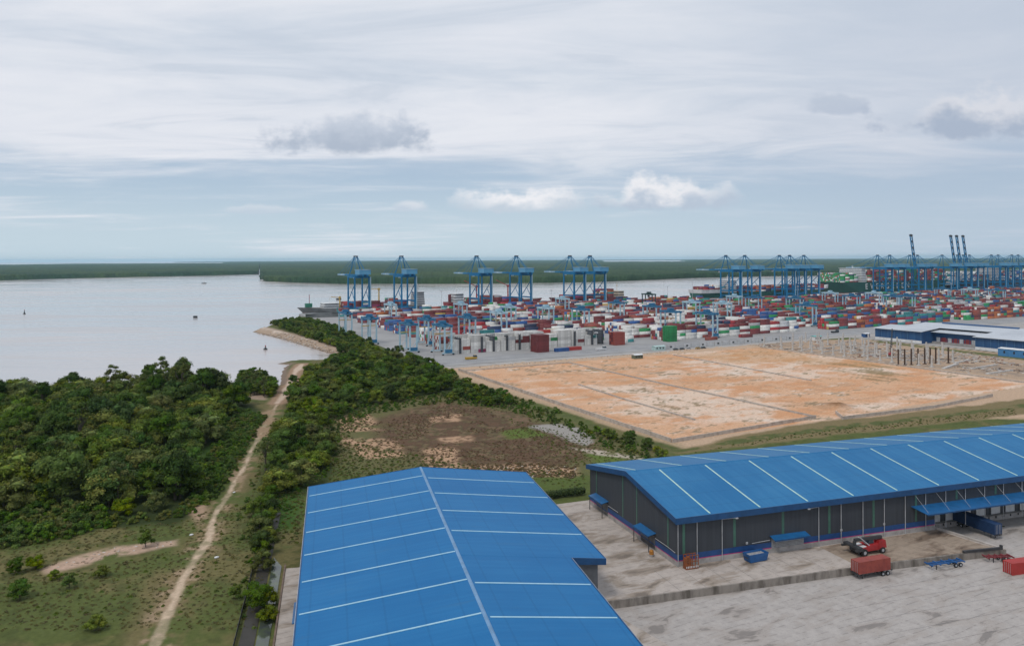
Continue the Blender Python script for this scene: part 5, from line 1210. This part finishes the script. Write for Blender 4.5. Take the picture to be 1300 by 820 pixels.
for f in (-.18, .16): deck_crane(t_, l*f, 0, 8.1, 20, -22, mat('crane_red', (.42, .05, .04), .5), 24)
ship_boxes(u0+34, v, 8.4, l-60, 9, 2, MIXR)
t_, u0, l, v = ship(702, 792, 28, 8, M_hmaroon, 'maroon feeder ship with a cream mast house behind the paired quay cranes', -1)
deckhouse(t_, l*.5-20, l*.5-8, 22, 8.1, 17, mat('cream_paint', (.6, .52, .4), .6), mast=14)
ship_boxes(u0+18, v, 8.4, l-46, 9, 2, MIXR, tall=lambda f: 2 if f < .6 else 5)
t_, u0, l, v = ship(882, 1048, 34, 9, M_hgreen, 'dark green hulled container ship with a pale stern below the middle group of cranes', 1)
MB().box(-l*.5+.5, -l*.5+46, -16.4, 16.4, 9.05, 15).build('stern_bulwark', M_hpale, t_); deckhouse(t_, -l*.5+70, -l*.5+84, 30, 9.1, 30, M_white, mast=10)
MB().hexa([(l*.5-6, -6, 11), (l*.5+7, -.5, 11), (l*.5+7, .5, 11), (l*.5-6, 6, 11), (l*.5-5, -5.5, 16), (l*.5+7.5, -.4, 18), (l*.5+7.5, .4, 18), (l*.5-5, 5.5, 16)]).build('bow_screen', M_white, t_)
ship_boxes(u0+8, v, 15.2, 58, 11, 2); ship_boxes(u0+92, v, 9.5, l-110, 12, 4, [30, 14, 8, 10, 8, 10, 8, 2, 4, 5, 1, 1])
t_, u0, l, v = ship(1042, 1192, 58, 21, M_hgreen, 'huge dark green container ship with white block lettering on its side', -1)
big_ship = t_
deckhouse(t_, -l*.5+86, -l*.5+100, 54, 21.1, 48, M_white, mast=6)
fn = MB().box(l*.5-110, l*.5-98, -14, 14, 21.1, 45).build('funnel', M_gdk, t_)
ship_boxes(u0+24, v, 21.4, 58, 22, 7, [14, 8, 5, 16, 6, 4, 2, 34, 5, 4, 1, 1]); ship_boxes(u0+104, v, 21.4, l-224, 22, 8, [26, 14, 8, 14, 8, 5, 4, 12, 4, 3, 1, 1]); ship_boxes(u0+l-96, v, 21.4, 84, 22, 8, [26, 14, 8, 14, 8, 5, 4, 12, 4, 3, 1, 1])
# lettering on the side that faces the yard
def letters(txt, size, name, root, x, y, z, m_, spacing=1.5):
    cu = bpy.data.curves.new(name, 'FONT'); cu.body = txt; cu.size = size; cu.extrude = .06; cu.align_x = 'CENTER'; cu.space_character = spacing; cu.offset = .22
    o = bpy.data.objects.new('tmp', cu); COL.objects.link(o); dg = bpy.context.evaluated_depsgraph_get(); me = bpy.data.meshes.new_from_object(o.evaluated_get(dg))
    bpy.data.objects.remove(o); me.materials.clear(); me.materials.append(m_); q = link(name, me, root); q.location = (x, y, z); q.rotation_euler = (R(90), 0, 0); return q
uL = u_at(1100, v-29); uR = u_at(1152, v-29)
for ch, f in zip('EVERGREEN', np.linspace(0, 1, 9)):
    uu = uL+f*(uR-uL); letters(ch, 15.5, 'hull_letter', t_, uu-(u0+l/2), -29.4, 7.2, M_white, 1.0)
t_, u0, l, v = ship(1186, 1420, 50, 17, M_hnavy, 'large navy hulled ship stacked with white containers at the right end of the quay', -1)
MB().box(-l*.5+6, -l*.5+50, -24.6, 24.6, 10, 17.1).build('forecastle_plating', M_hpale, t_); deckhouse(t_, -l*.5+190, -l*.5+206, 48, 17.1, 44, M_white, mast=8)
ship_boxes(u0+14, v, 17.4, 110, 18, 7, [2, 1, 1, 60, 20, 2, 1, 1, 2, 1, 0, 0]); ship_boxes(u0+128, v, 17.4, 50, 18, 5); ship_boxes(u0+210, v, 17.4, l-260, 18, 8, [8, 4, 3, 34, 20, 8, 6, 2, 8, 1, 1, 0])
bg_ = thing('barge', 'low grey barge hull lying on the apron behind the shore trees', 'barge', (*PF(u_at(420, 478), 478), .15), PA)
hull_mb(62, 11, 3.2, -1, wl=3.2).build('hull', [M_hgrey, M_hgrey, M_deck], bg_); MB().box(-10, 14, -4, 4, 3.3, 4.4).build('hatch_cover', M_grey, bg_)

# all remaining boxes of yard and ships: real boxes, one object
def merge_boxes(bl):
    n = len(bl); arr = np.array([(b[0], b[1], b[2], b[3]) for b in bl]); col = np.array([PALETTE[b[4]] for b in bl])*(0.8+0.4*rng.random((n, 1)))
    hl = arr[:, 3]/2; V = np.zeros((n, 8, 3))
    for i, (sx, sy, sz_) in enumerate([(-1, -1, 0), (1, -1, 0), (1, 1, 0), (-1, 1, 0), (-1, -1, 1), (1, -1, 1), (1, 1, 1), (-1, 1, 1)]):
        uu = arr[:, 0]+sx*hl; vv = arr[:, 1]+sy*1.2
        V[:, i, 0] = PO[0]+uu*math.cos(PA)-vv*math.sin(PA); V[:, i, 1] = PO[1]+uu*math.sin(PA)+vv*math.cos(PA); V[:, i, 2] = arr[:, 2]+sz_*2.57
    fq = np.array([(4, 5, 6, 7), (0, 1, 5, 4), (1, 2, 6, 5), (2, 3, 7, 6), (3, 0, 4, 7)])
    Q = (np.arange(n)[:, None, None]*8+fq[None]).reshape(-1, 4)
    me = np_mesh('container_stacks', V.reshape(-1, 3), Q, [M_boxattr], np.repeat(col, 8, 0), 'paint'); return link('container_stacks', me)
tag(merge_boxes(rest_boxes), 'many coloured containers stacked across the yard and on the ships beyond the nearest rows', 'containers', kind='stuff')

# reefer racks between the white stacks of the front lane
k_ = 0
for px in (584.5, 612, 627, 644, 660, 730, 752, 765):
    v = 52.0; u = u_at(px, v); x, y = PF(u, v); k_ += 1
    t_ = thing('reefer_rack', f'dark steel plug rack between white stacks of the front lane, {ordn(k_-1)} from the left', 'rack', (x, y, .14), PA, 'dark racks between the white containers')
    for z in (0.2, 2.9, 5.5, 8.1, 10.6): MB().box(-.75, .75, 0, 13.5, z, z+.22).build('platform', M_dark, t_)
    for sx in (-.7, .7):
        for y_ in (.1, 6.7, 13.3): MB().box(sx-.12, sx+.12, y_-.12, y_+.12, 0, 12.4).build('post', M_dark, t_)
    MB().box(-.65, .65, .3, 13.2, .5, 11.6).build('cable_panel', mat('rack_grey', (.10, .11, .13), .6), t_)

# light masts
def mast(px, v, h_, label, k=0):
    x, y = PF(u_at(px, v), v); t_ = thing('light_mast', label, 'light mast', (x, y, .1), PA, 'tall light masts')
    MB().cyl((0, 0, 0), (0, 0, h_), .35, 8, .16).build('pole', M_grey, t_); hd = MB().cyl((0, 0, h_-.3), (0, 0, h_+.1), 1.3, 10).build('lamp_ring', M_grey, t_)
    for a in range(4): MB().box(1.3*math.cos(a*1.57)-.35, 1.3*math.cos(a*1.57)+.35, 1.3*math.sin(a*1.57)-.35, 1.3*math.sin(a*1.57)+.35, h_-.75, h_-.32).build('floodlight', M_white, t_)
mast(551, 2, 24, 'grey light pole at the near left corner of the container yard')
mast(560.5, 430, 30, 'tall thin light mast rising left of the red geared ship'); mast(879, 470, 38, 'tallest dark light mast near the green hulled ship stern'); mast(843, 500, 32, 'light mast left of the dark green gantry crane'); mast(847.5, 470, 26, 'shorter light mast close beside another one near the dark gantry crane')
mast(757, 44, 11, 'short lamp post in front of the white stacks near the road'); mast(1013, 300, 30, 'light mast among the containers at the centre right'); mast(1208, 250, 30, 'light mast among the containers above the blue dock building'); mast(700, 380, 30, 'light mast among the containers behind the maroon block')

# ------------------------------------------------------------------ boundary wall, cabins, vehicles by the road
bwl = thing('boundary_wall', 'long pale concrete boundary wall with dark openings between yard road and field', 'wall', (*PF(0, -3.4), 0), PA)
ua, ub = u_at(836, -3.4), u_at(1004, -1); n_ = 18
for k in range(n_):
    a_, b_ = ua+(ub-ua)*k/n_, ua+(ub-ua)*(k+1)/n_
    p = MB().box(a_+.05, b_-.05, -.12, .12, 0, 3.3).build('wall_panel', mat('pale_wall', (.56, .57, .58), .8, (.42, .43, .44), .3), bwl); MB().box(a_-.15, a_+.15, -.2, .2, 0, 3.6).build('pier', M_plinth, p)
    if k % 2: MB().box(a_+3, a_+5, -.16, -.13, 1.2, 2.5).build('opening', M_dark, p)
def cabin(px, py, l, w_, h_, m_, label, rz=PA, roofm=None):
    x, y = G(px, py); t_ = thing('site_cabin', label, 'cabin', (x, y, 0), rz)
    b_ = MB().box(-l/2, l/2, -w_/2, w_/2, 0, h_).build('wall', m_, t_); MB().hexa([(-l/2-.3, -w_/2-.3, h_+.01), (l/2+.3, -w_/2-.3, h_+.01), (l/2+.3, w_/2+.3, h_+.01), (-l/2-.3, w_/2+.3, h_+.01), (-l/2-.3, -.1, h_+.7), (l/2+.3, -.1, h_+.7), (l/2+.3, .1, h_+.7), (-l/2-.3, .1, h_+.7)]).build('roof', roofm or M_white, t_)
    for f in (-.3, 0, .3): MB().box(l*f-.6, l*f+.6, -w_/2-.05, -w_/2-.01, h_*.4, h_*.75).build('window', M_glass, b_)
    return t_
M_pteal = paint('pale_teal', (.45, .60, .58), .7)
cabin(836, 444.5, 10, 4, 3.0, M_pteal, 'pale teal site cabin at the left end of the pale boundary wall', roofm=M_pteal); cabin(809, 455, 7, 4, 2.6, paint('olive_green', (.13, .16, .11), .7), 'small olive green hut on the far edge of the laterite field')
cabin(1036, 432, 9, 5, 3.4, M_white, 'white site cabin with a teal roof among the concrete columns', roofm=paint('teal_roof', (.12, .42, .40), .5))
cabin(1292, 453, 22, 9, 5.2, mat('cabin_blue', (.06, .22, .46), .6), 'blue and white two tone cabin block at the right edge by the field', rz=PA-R(90), roofm=M_white)
cabin(1099, 428, 6, 4, 3.2, paint('cabin_dark_blue', (.03, .10, .26), .6), 'small dark blue cabin at the left corner of the blue dock building')
def car(px, py, m_, label, rz, l=4.4, h_=1.5, truck=False):
    x, y = G(px, py); t_ = thing('truck' if truck else 'car', label, 'truck' if truck else 'car', (x, y, .08), rz)
    hw = .9 if not truck else 1.2
    MB().hexa([(-l/2, -hw, .35), (l/2, -hw, .35), (l/2, hw, .35), (-l/2, hw, .35), (-l/2+.05, -hw*.95, h_*.62), (l/2-.1, -hw*.95, h_*.55), (l/2-.1, hw*.95, h_*.55), (-l/2+.05, hw*.95, h_*.62)]).build('body', m_, t_)
    c0, c1 = (-l*.36, l*.22) if not truck else (l*.22, l*.48)
    cb = MB().hexa([(c0-.2, -hw*.9, h_*.56), (c1+.5, -hw*.9, h_*.54), (c1+.5, hw*.9, h_*.54), (c0-.2, hw*.9, h_*.56), (c0+.3, -hw*.78, h_), (c1-.2, -hw*.78, h_), (c1-.2, hw*.78, h_), (c0+.3, hw*.78, h_)]).build('cabin', M_glass, t_)
    MB().box(c0+.35, c1-.25, -hw*.76, hw*.76, h_, h_+.04).build('roof', m_, cb)
    for sx in (-.32, .32):
        for sy in (-1, 1): wheel(t_, l*sx, sy*hw*.88, .36 if not truck else .5, .36 if not truck else .5, .22)
M_cw = paint('car_white', (.7, .7, .7), .35); M_cd = paint('car_dark', (.04, .045, .05), .35); M_cy = paint('machine_yellow', (.50, .30, .03), .5)
for px, py, m_, lab in ((858, 444.5, M_cd, 'dark car parked in front of the boundary wall beside the teal cabin'), (866, 444, M_cd, 'second dark car in front of the boundary wall, next to a white one'), (874, 443.5, M_cw, 'white car parked between dark and yellow vehicles by the boundary wall'), (886, 443, M_cy, 'yellow car parked by the boundary wall'), (893, 442.5, M_cd, 'dark car at the right end of the parked row by the boundary wall'), (1160, 433, M_cw, 'white car parked before the left wing of the blue dock building')):
    car(px, py, m_, lab, PA+random.uniform(-.15, .15))
for px, v, m_, lab in ((763, 18, M_cw, 'white truck driving on the yard road past the white stacks'), (1060, 20, M_cd, 'dark truck on the yard road behind the concrete columns'), (598, 20, M_cy, 'yellow truck on the yard road at the left')):
    x, y = PF(u_at(px, v), v); a_, b_ = pxof(x, y); car(a_, b_, m_, lab, PA, 8.5, 2.9, True)

# ------------------------------------------------------------------ blue dock building at right
M_dblue = mat('dock_blue', (.018, .085, .22), .5, (.012, .06, .165), .3, stretch=(1, 1, .15)); M_droof = mat('pale_roof', (.50, .53, .57), .5, (.41, .44, .48), .06)
db = thing('dock_warehouse', 'long low blue dock warehouse with pale grey roofs behind the construction plot', 'warehouse', (*PF(392, -36), 0.1), PA-R(90))
# local x runs along -v (to the right), local y along +u (away)
def wing(x0, x1, y0, y1, zw, zr, name='roof'):
    MB().box(x0, x1, y0, y0+.4, 2.2, zw).build('front_wall', M_dblue, db); MB().box(x0-.08, x1+.08, y0-.08, y0+.4, 0, 2.2).build('plinth', M_white, db)
    MB().box(x0, x0+.4, y0+.42, y1, 0, zw).build('end_wall', M_dblue, db); MB().box(x1-.4, x1, y0+.42, y1, 0, zw).build('end_wall', M_dblue, db)
    MB().hexa([(x0-1.2, y0-1.6, zw-.1), (x1+1.2, y0-1.6, zw-.1), (x1+1.2, y1, zr-.1), (x0-1.2, y1, zr-.1), (x0-1.2, y0-1.6, zw+.25), (x1+1.2, y0-1.6, zw+.25), (x1+1.2, y1, zr+.25), (x0-1.2, y1, zr+.25)]).build(name, M_droof, db)
    n = int((x1-x0)/5.5)
    for k in range(n+1): MB().box(x0+k*(x1-x0-.5)/n, x0+k*(x1-x0-.5)/n+.5, y0-.14, y0-.01, 2.25, zw-.3).build('column', mat('pilaster_blue', (.05, .14, .28), .5), db)
wing(0, 42, 0, 22, 9.5, 11.6); wing(88, 190, -4, 22, 9.5, 11.6)
MB().box(42.2, 87.8, 17, 17.4, 0, 8.8).build('dock_wall', M_dblue, db); MB().hexa([(40, 12, 8.8), (90, 12, 8.8), (90, 24, 10), (40, 24, 10), (40, 12, 9.1), (90, 12, 9.1), (90, 24, 10.3), (40, 24, 10.3)]).build('canopy_roof', M_droof, db)
for k in range(9): MB().box(44+k*4.8, 47+k*4.8, 16.85, 16.97, 1.2, 4.6).build('dock_door', M_white if k % 2 == 0 else mat('door_red', (.4, .06, .06), .6), db); MB().box(47.6+k*4.8, 48.3+k*4.8, 16.8, 16.97, .4, 4.2).build('dock_post', mat('door_red', (.4, .06, .06), .6), db)
MB().box(42.2, 87.8, 13.5, 16.8, 0, 1.15).build('dock_ledge', M_plinth, db)
MB().hexa([(14, 22.4, 11.6), (190, 22.4, 11.6), (190, 48, 13.2), (14, 48, 13.2), (14, 22.4, 11.9), (190, 22.4, 11.9), (190, 48, 13.5), (14, 48, 13.5)]).build('main_roof', M_droof, db)
MB().hexa([(30, 46, 13.6), (92, 46, 13.6), (92, 49, 13.6), (30, 49, 13.6), (30, 46.8, 14.5), (92, 46.8, 14.5), (92, 48.2, 14.5), (30, 48.2, 14.5)]).build('ridge_vent', M_dblue, db); MB().hexa([(100, 46, 13.6), (186, 46, 13.6), (186, 49, 13.6), (100, 49, 13.6), (100, 46.8, 14.5), (186, 46.8, 14.5), (186, 48.2, 14.5), (100, 48.2, 14.5)]).build('ridge_vent', M_dblue, db)
MB().hexa([(14, 48.2, 13.2), (190, 48.2, 13.2), (190, 76, 11), (14, 76, 11), (14, 48.2, 13.5), (190, 48.2, 13.5), (190, 76, 11.3), (14, 76, 11.3)]).build('back_roof', M_droof, db); MB().box(14, 14.4, 22.5, 75, 0, 11.3).box(14, 190, 75, 75.4, 0, 10.8).build('back_wall', M_dblue, db)

# ------------------------------------------------------------------ construction plot: columns, beams, rig, rubble
M_col = mat('precast_column', (.56, .54, .51), .85, (.42, .40, .38), .6)
n_ = 0
for r, (u, va, vb, n) in enumerate(((270, -26, -166, 16), (287, -28, -160, 15), (305, -24, -158, 15), (323, -22, -150, 13), (341, -20, -128, 10))):
    for k in range(n):
        if random.random() < .14: continue
        v = va+(vb-va)*k/(n-1)+random.uniform(-.6, .6); x, y = PF(u+random.uniform(-.4, .4), v)
        t_ = thing('column', f'pale precast concrete column, {ordn(k)} from the left in the {ordn(r)} row from the field', 'column', (x, y, 0), PA, 'precast columns on the building plot')
        h_ = random.uniform(6.8, 9.8); MB().box(-.4, .4, -.4, .4, -.3, h_).build('shaft', M_col, t_); MB().box(-.4, .4, -.8, -.41, h_*.66, h_*.74).build('corbel', M_col, t_); MB().box(-1.1, 1.1, -1.1, 1.1, -.2, .5).build('footing', M_col, t_)
for k, px in enumerate((1140.5, 1148.5, 1157, 1165.5, 1174, 1181, 1188, 1204)):
    x, y = G(px, 464-.9*k*.5); t_ = thing('steel_post', f'rusty brown steel post, {ordn(k)} from the left beside the concrete columns', 'post', (x, y, 0), PA, 'rusty steel posts on the building plot')
    MB().box(-.36, .36, -.36, -.25, -.2, 10.5).box(-.36, .36, .25, .36, -.2, 10.5).box(-.1, .1, -.25, .25, -.2, 10.5).build('post', M_steel, t_); MB().box(-.9, .9, -.9, .9, -.2, .3).build('base_plate', M_steel, t_)
for k, (u, v, l, a) in enumerate(((276, -60, 34, 0), (280, -75, 30, 0), (285, -92, 36, 0), (280, -108, 34, 0), (284, -122, 32, 0), (283, -137, 30, 0), (268, -170, 30, .3), (282, -182, 34, .1), (270, -200, 28, .05), (300, -210, 30, .1), (300, -160, 24, .2), (322, -70, 22, 0))):
    x, y = PF(u+l/2, v); t_ = thing('ground_beam', f'long pale ground slab lying on the building plot, {ordn(k)} counted from the far left', 'slab', (x, y, 0), PA+a, 'pale slabs on the building plot')
    MB().box(-l/2, l/2, -1.1, 1.1, -.2, .55).build('slab', M_col, t_); MB().box(-l/2, l/2, -1.1, -.8, .56, .9).build('upstand', M_col, t_)
rx, ry = G(1130, 452)
rg = thing('crawler_crane', 'small red crawler crane with a dark slanting lattice boom on the building plot', 'crane', (rx, ry, 0), PA+R(20))
for y in (-1.5, 1.5): MB().box(-2.4, 2.4, y-.4, y+.4, .05, 1.0).build('track', M_black, rg)
MB().box(-2.6, 2.0, -1.4, 1.4, 1.1, 2.4).build('body', M_red, rg); MB().box(.6, 2.2, -1.5, -.3, 1.8, 3.4).build('cab', M_red, rg)
mb = MB(); a_, b_ = Vector((2, 0, 2)), Vector((5.5, 0, 19))
for dy_ in (-.45, .45):
    for dxx in (-.4, .4): mb.bar(a_+Vector((dxx, dy_, 0)), b_+Vector((dxx*.4, dy_*.4, 0)), .2)
for k in range(10): p = a_.lerp(b_, k/10); q = a_.lerp(b_, (k+1)/10); mb.bar(p+Vector((0, -.45, 0)), q+Vector((0, .45, 0)), .14)
mb.build('boom', M_dark, rg); MB().bar((-2.4, 0, 2.4), tuple(b_), .08).build('stay', M_dark, rg)
# rubble, stored beams and scrap over the plot: uncountable small pieces
V, Q, Cc = [], [], []; rr_ = random.Random(9)
def chunk(x, y, z, a, b_, c, ang, col):
    i = len(V); ca, sa = math.cos(ang), math.sin(ang)
    for sx, sy, sz_ in [(-1, -1, 0), (1, -1, 0), (1, 1, 0), (-1, 1, 0), (-1, -1, 1), (1, -1, 1), (1, 1, 1), (-1, 1, 1)]:
        V.append((x+sx*a*ca-sy*b_*sa, y+sx*a*sa+sy*b_*ca, z+sz_*c*rr_.uniform(.7, 1))); Cc.append(col)
    for f in ((4, 5, 6, 7), (0, 1, 5, 4), (1, 2, 6, 5), (2, 3, 7, 6), (3, 0, 4, 7)): Q.append(tuple(i+k for k in f))
RC = [(.52, .48, .44), (.40, .36, .32), (.22, .15, .11), (.10, .09, .085), (.24, .11, .08), (.28, .23, .18), (.45, .44, .43), (.40, .33, .26)]
plot = [PF(268, -14), PF(266, -210), PF(300, -240), PF(362, -170), PF(372, -50), PF(330, -14)]
for x, y in inside(plot, 0, 3.2):
    if vnoise(np.array([[x, y]]), 12, 61, 3)[0] < .51: continue
    for _ in range(rr_.randint(1, 3)): chunk(x+rr_.gauss(0, 1), y+rr_.gauss(0, 1), ground_z(x, y)-.1, rr_.uniform(.2, 2.0), rr_.uniform(.15, .45), rr_.uniform(.2, .6), PA+rr_.choice((0, 1.57))+rr_.gauss(0, .3), rr_.choice(RC))
for poly, sp_, sz_ in (([PF(20, -14), PF(20, -22), PF(200, -20), PF(205, -12)], 2.2, .5), (GP([(600, 590), (735, 592), (732, 607), (604, 604)]), 1.3, .3), (GP([(318, 420), (360, 429), (400, 441), (436, 452), (440, 450), (404, 438), (364, 426)]), 2.0, .7), (GP([(64, 722), (100, 706), (150, 694), (222, 686), (222, 691), (150, 704), (110, 715)]), 1.1, .28)):
    for x, y in inside(poly, 0, sp_):
        if rr_.random() < .5: chunk(x, y, ground_z(x, y)-.08, sz_*rr_.uniform(.4, 1.3), sz_*rr_.uniform(.3, .9), sz_*rr_.uniform(.4, 1.0), rr_.uniform(0, 6.28), rr_.choice([(.50, .44, .38), (.42, .33, .26), (.55, .52, .48), (.30, .22, .16)]))
me = np_mesh('rubble', np.array(V), np.array(Q), [attr_mat('rubble_stone', 'col', .9, nscale=1.5, namt=.25, spec=.15)], np.array(Cc))
tag(link('rubble', me), 'broken concrete, stones and scrap strewn over the building plot and banks', 'rubble', kind='stuff')

# ------------------------------------------------------------------ laterite field: low walls and drains
M_fw = mat('field_wall_concrete', (.48, .43, .38), .9, (.33, .28, .24), .5)
def low_wall(name, label, pts, h_, th=.35, seg=7.0):
    t_ = thing(name, label, 'wall', (*pts[0], 0), 0); o = Vector((*pts[0], 0))
    for a, b in zip(pts[:-1], pts[1:]):
        a, b = Vector((*a, 0)), Vector((*b, 0)); n = max(1, int((b-a).length/seg)); d = (b-a).normalized()
        for k in range(n):
            p, q = a.lerp(b, k/n)+d*.03-o, a.lerp(b, (k+1)/n)-d*.03-o; hh = h_*random.uniform(.92, 1.06)
            MB().bar((p.x, p.y, hh/2-.2), (q.x, q.y, hh/2-.2), th, hh).build('wall_panel', M_fw, t_)
low_wall('field_wall', 'low concrete wall along the left side of the laterite field', [PF(4, -26), PF(-3, -140), PF(-8, -242)], 1.9)
low_wall('field_wall', 'low concrete wall along the near edge of the laterite field', [PF(-8, -242.5), PF(40, -240), PF(76, -238.5)], 1.6)
low_wall('field_wall', 'low concrete wall stepping along the near right edge of the field', [PF(92, -236), PF(84, -246), PF(140, -250), PF(196, -246)], 1.6)
low_wall('field_wall', 'long concrete kerb between the laterite field and the construction plot', [PF(262, -30), PF(260, -140), PF(254, -236)], 1.0, .8, 9)
def drain(pts, w_=1.1):
    mb = MB()
    for a, b in zip(pts[:-1], pts[1:]):
        a, b = Vector((*a, 0)), Vector((*b, 0)); n = max(1, int((b-a).length/12)); d = (b-a).normalized(); s = Vector((-d.y, d.x, 0))
        for k in range(n):
            p, q = a.lerp(b, k/n)+d*.04, a.lerp(b, (k+1)/n)-d*.04
            for off in (-w_/2, w_/2): mb.bar((p+s*off)+Vector((0, 0, .2)), (q+s*off)+Vector((0, 0, .2)), .28, .65)
            mb.hexa([p-s*w_*.45+Vector((0, 0, -.1)), q-s*w_*.45+Vector((0, 0, -.1)), q+s*w_*.45+Vector((0, 0, -.1)), p+s*w_*.45+Vector((0, 0, -.1)), p-s*w_*.45+Vector((0, 0, .12)), q-s*w_*.45+Vector((0, 0, .12)), q+s*w_*.45+Vector((0, 0, .12)), p+s*w_*.45+Vector((0, 0, .12))], 1)
    return tag(mb.build('drain', [M_fw, M_ditch]), kind='structure')
drain([PF(84, -29), PF(80, -130), PF(78, -236)]); drain([PF(172, -33), PF(166, -100), PF(160, -165)], .7); drain([PF(6, -29), PF(84, -30)], .6)
drain([PF(38, -110), PF(32, -160), PF(28, -215)], .6)

# ------------------------------------------------------------------ river traffic, debris
def buoy(px, py, label, h_=5.0, pale=False):
    x, y = G(px, py, -1.7); t_ = thing('buoy', label, 'buoy', (x, y, -1.7), 0)
    MB().cyl((0, 0, -.6), (0, 0, .9), 1.6, 10).build('float', M_dark, t_); MB().cyl((0, 0, .9), (0, 0, h_), 1.0, 6, .25).build('tower', M_dark if not pale else M_grey, t_); MB().cyl((0, 0, h_), (0, 0, h_+.9), .45, 8).build('top_mark', M_red, t_)
buoy(31, 398.5, 'dark conical buoy floating on the open river at the far left'); 
def boat(px, py, l, label, mast_h=0, m_=None):
    x, y = G(px, py, -1.7); t_ = thing('boat', label, 'boat', (x, y, -1.7), R(10))
    hull_mb(l, l*.28, l*.13, -1, wl=0, sheer=l*.05, rake=l*.06).build('hull', [m_ or M_hgrey, m_ or M_hgrey, M_deck], t_); MB().box(0, l*.25, -l*.09, l*.09, l*.13, l*.27).build('wheelhouse', M_white, t_)
    if mast_h: MB().cyl((-l*.1, 0, l*.13), (-l*.1, 0, mast_h), l*.016, 6).build('mast', M_white, t_)
boat(248, 403.5, 5, 'small dark open boat with a pale bow on the river', 0, M_dark); boat(259, 360, 15, 'distant grey boat with a tall white mast on the river', 15)
boat(333, 356, 13, 'white masted boat just off the far forest point', 15, M_white); boat(430, 380.5, 9, 'small dark launch on the river left of the first quay crane', 0, M_dark); buoy(337, 443.8, 'small dark buoy close to the shore spit', 2.6)
def sack(px, py, label, s_=.45):
    x, y = G(px, py); t_ = thing('rubbish_sack', label, 'sack', (x, y, ground_z(x, y)), 1)
    bm = bmesh.new(); bmesh.ops.create_icosphere(bm, subdivisions=2, radius=1); rs_ = random.Random(int(px))
    for v in bm.verts: v.co = Vector((v.co.x*s_*1.2, v.co.y*s_*.8, (v.co.z+.7)*s_*.5))*rs_.uniform(.85, 1.1)
    me = bpy.data.meshes.new('sack'); bm.to_mesh(me); bm.free(); me.materials.append(M_white); link('sack', me, t_)
sack(307, 580.5, 'white rubbish sack lying beside the track near the wood'); sack(297, 625, 'white sack on the sandy track halfway along', .4); sack(275, 708, 'pale sack beside the track at the lower left', .5); sack(243, 679, 'pale rubbish heap on the grass left of the track', .5)

# ------------------------------------------------------------------ haze: the humid air over the river
mb = MB().box(-44500, 44500, -3000, 44500, -3.2, 125.0)
hz_ = mb.build('haze', [])
m = bpy.data.materials.new('humid_air'); m.use_nodes = True; t = NT(m.node_tree); t.n.clear()
pv = t.node('ShaderNodeVolumePrincipled'); pv.inputs['Color'].default_value = (0.55, 0.82, 1.0, 1); pv.inputs['Density'].default_value = 2.6e-5; pv.inputs['Anisotropy'].default_value = 0.1
out = t.node('ShaderNodeOutputMaterial'); t.link(pv.outputs[0], out.inputs['Volume'])
hz_.data.materials.append(m); tag(hz_, kind='stuff')
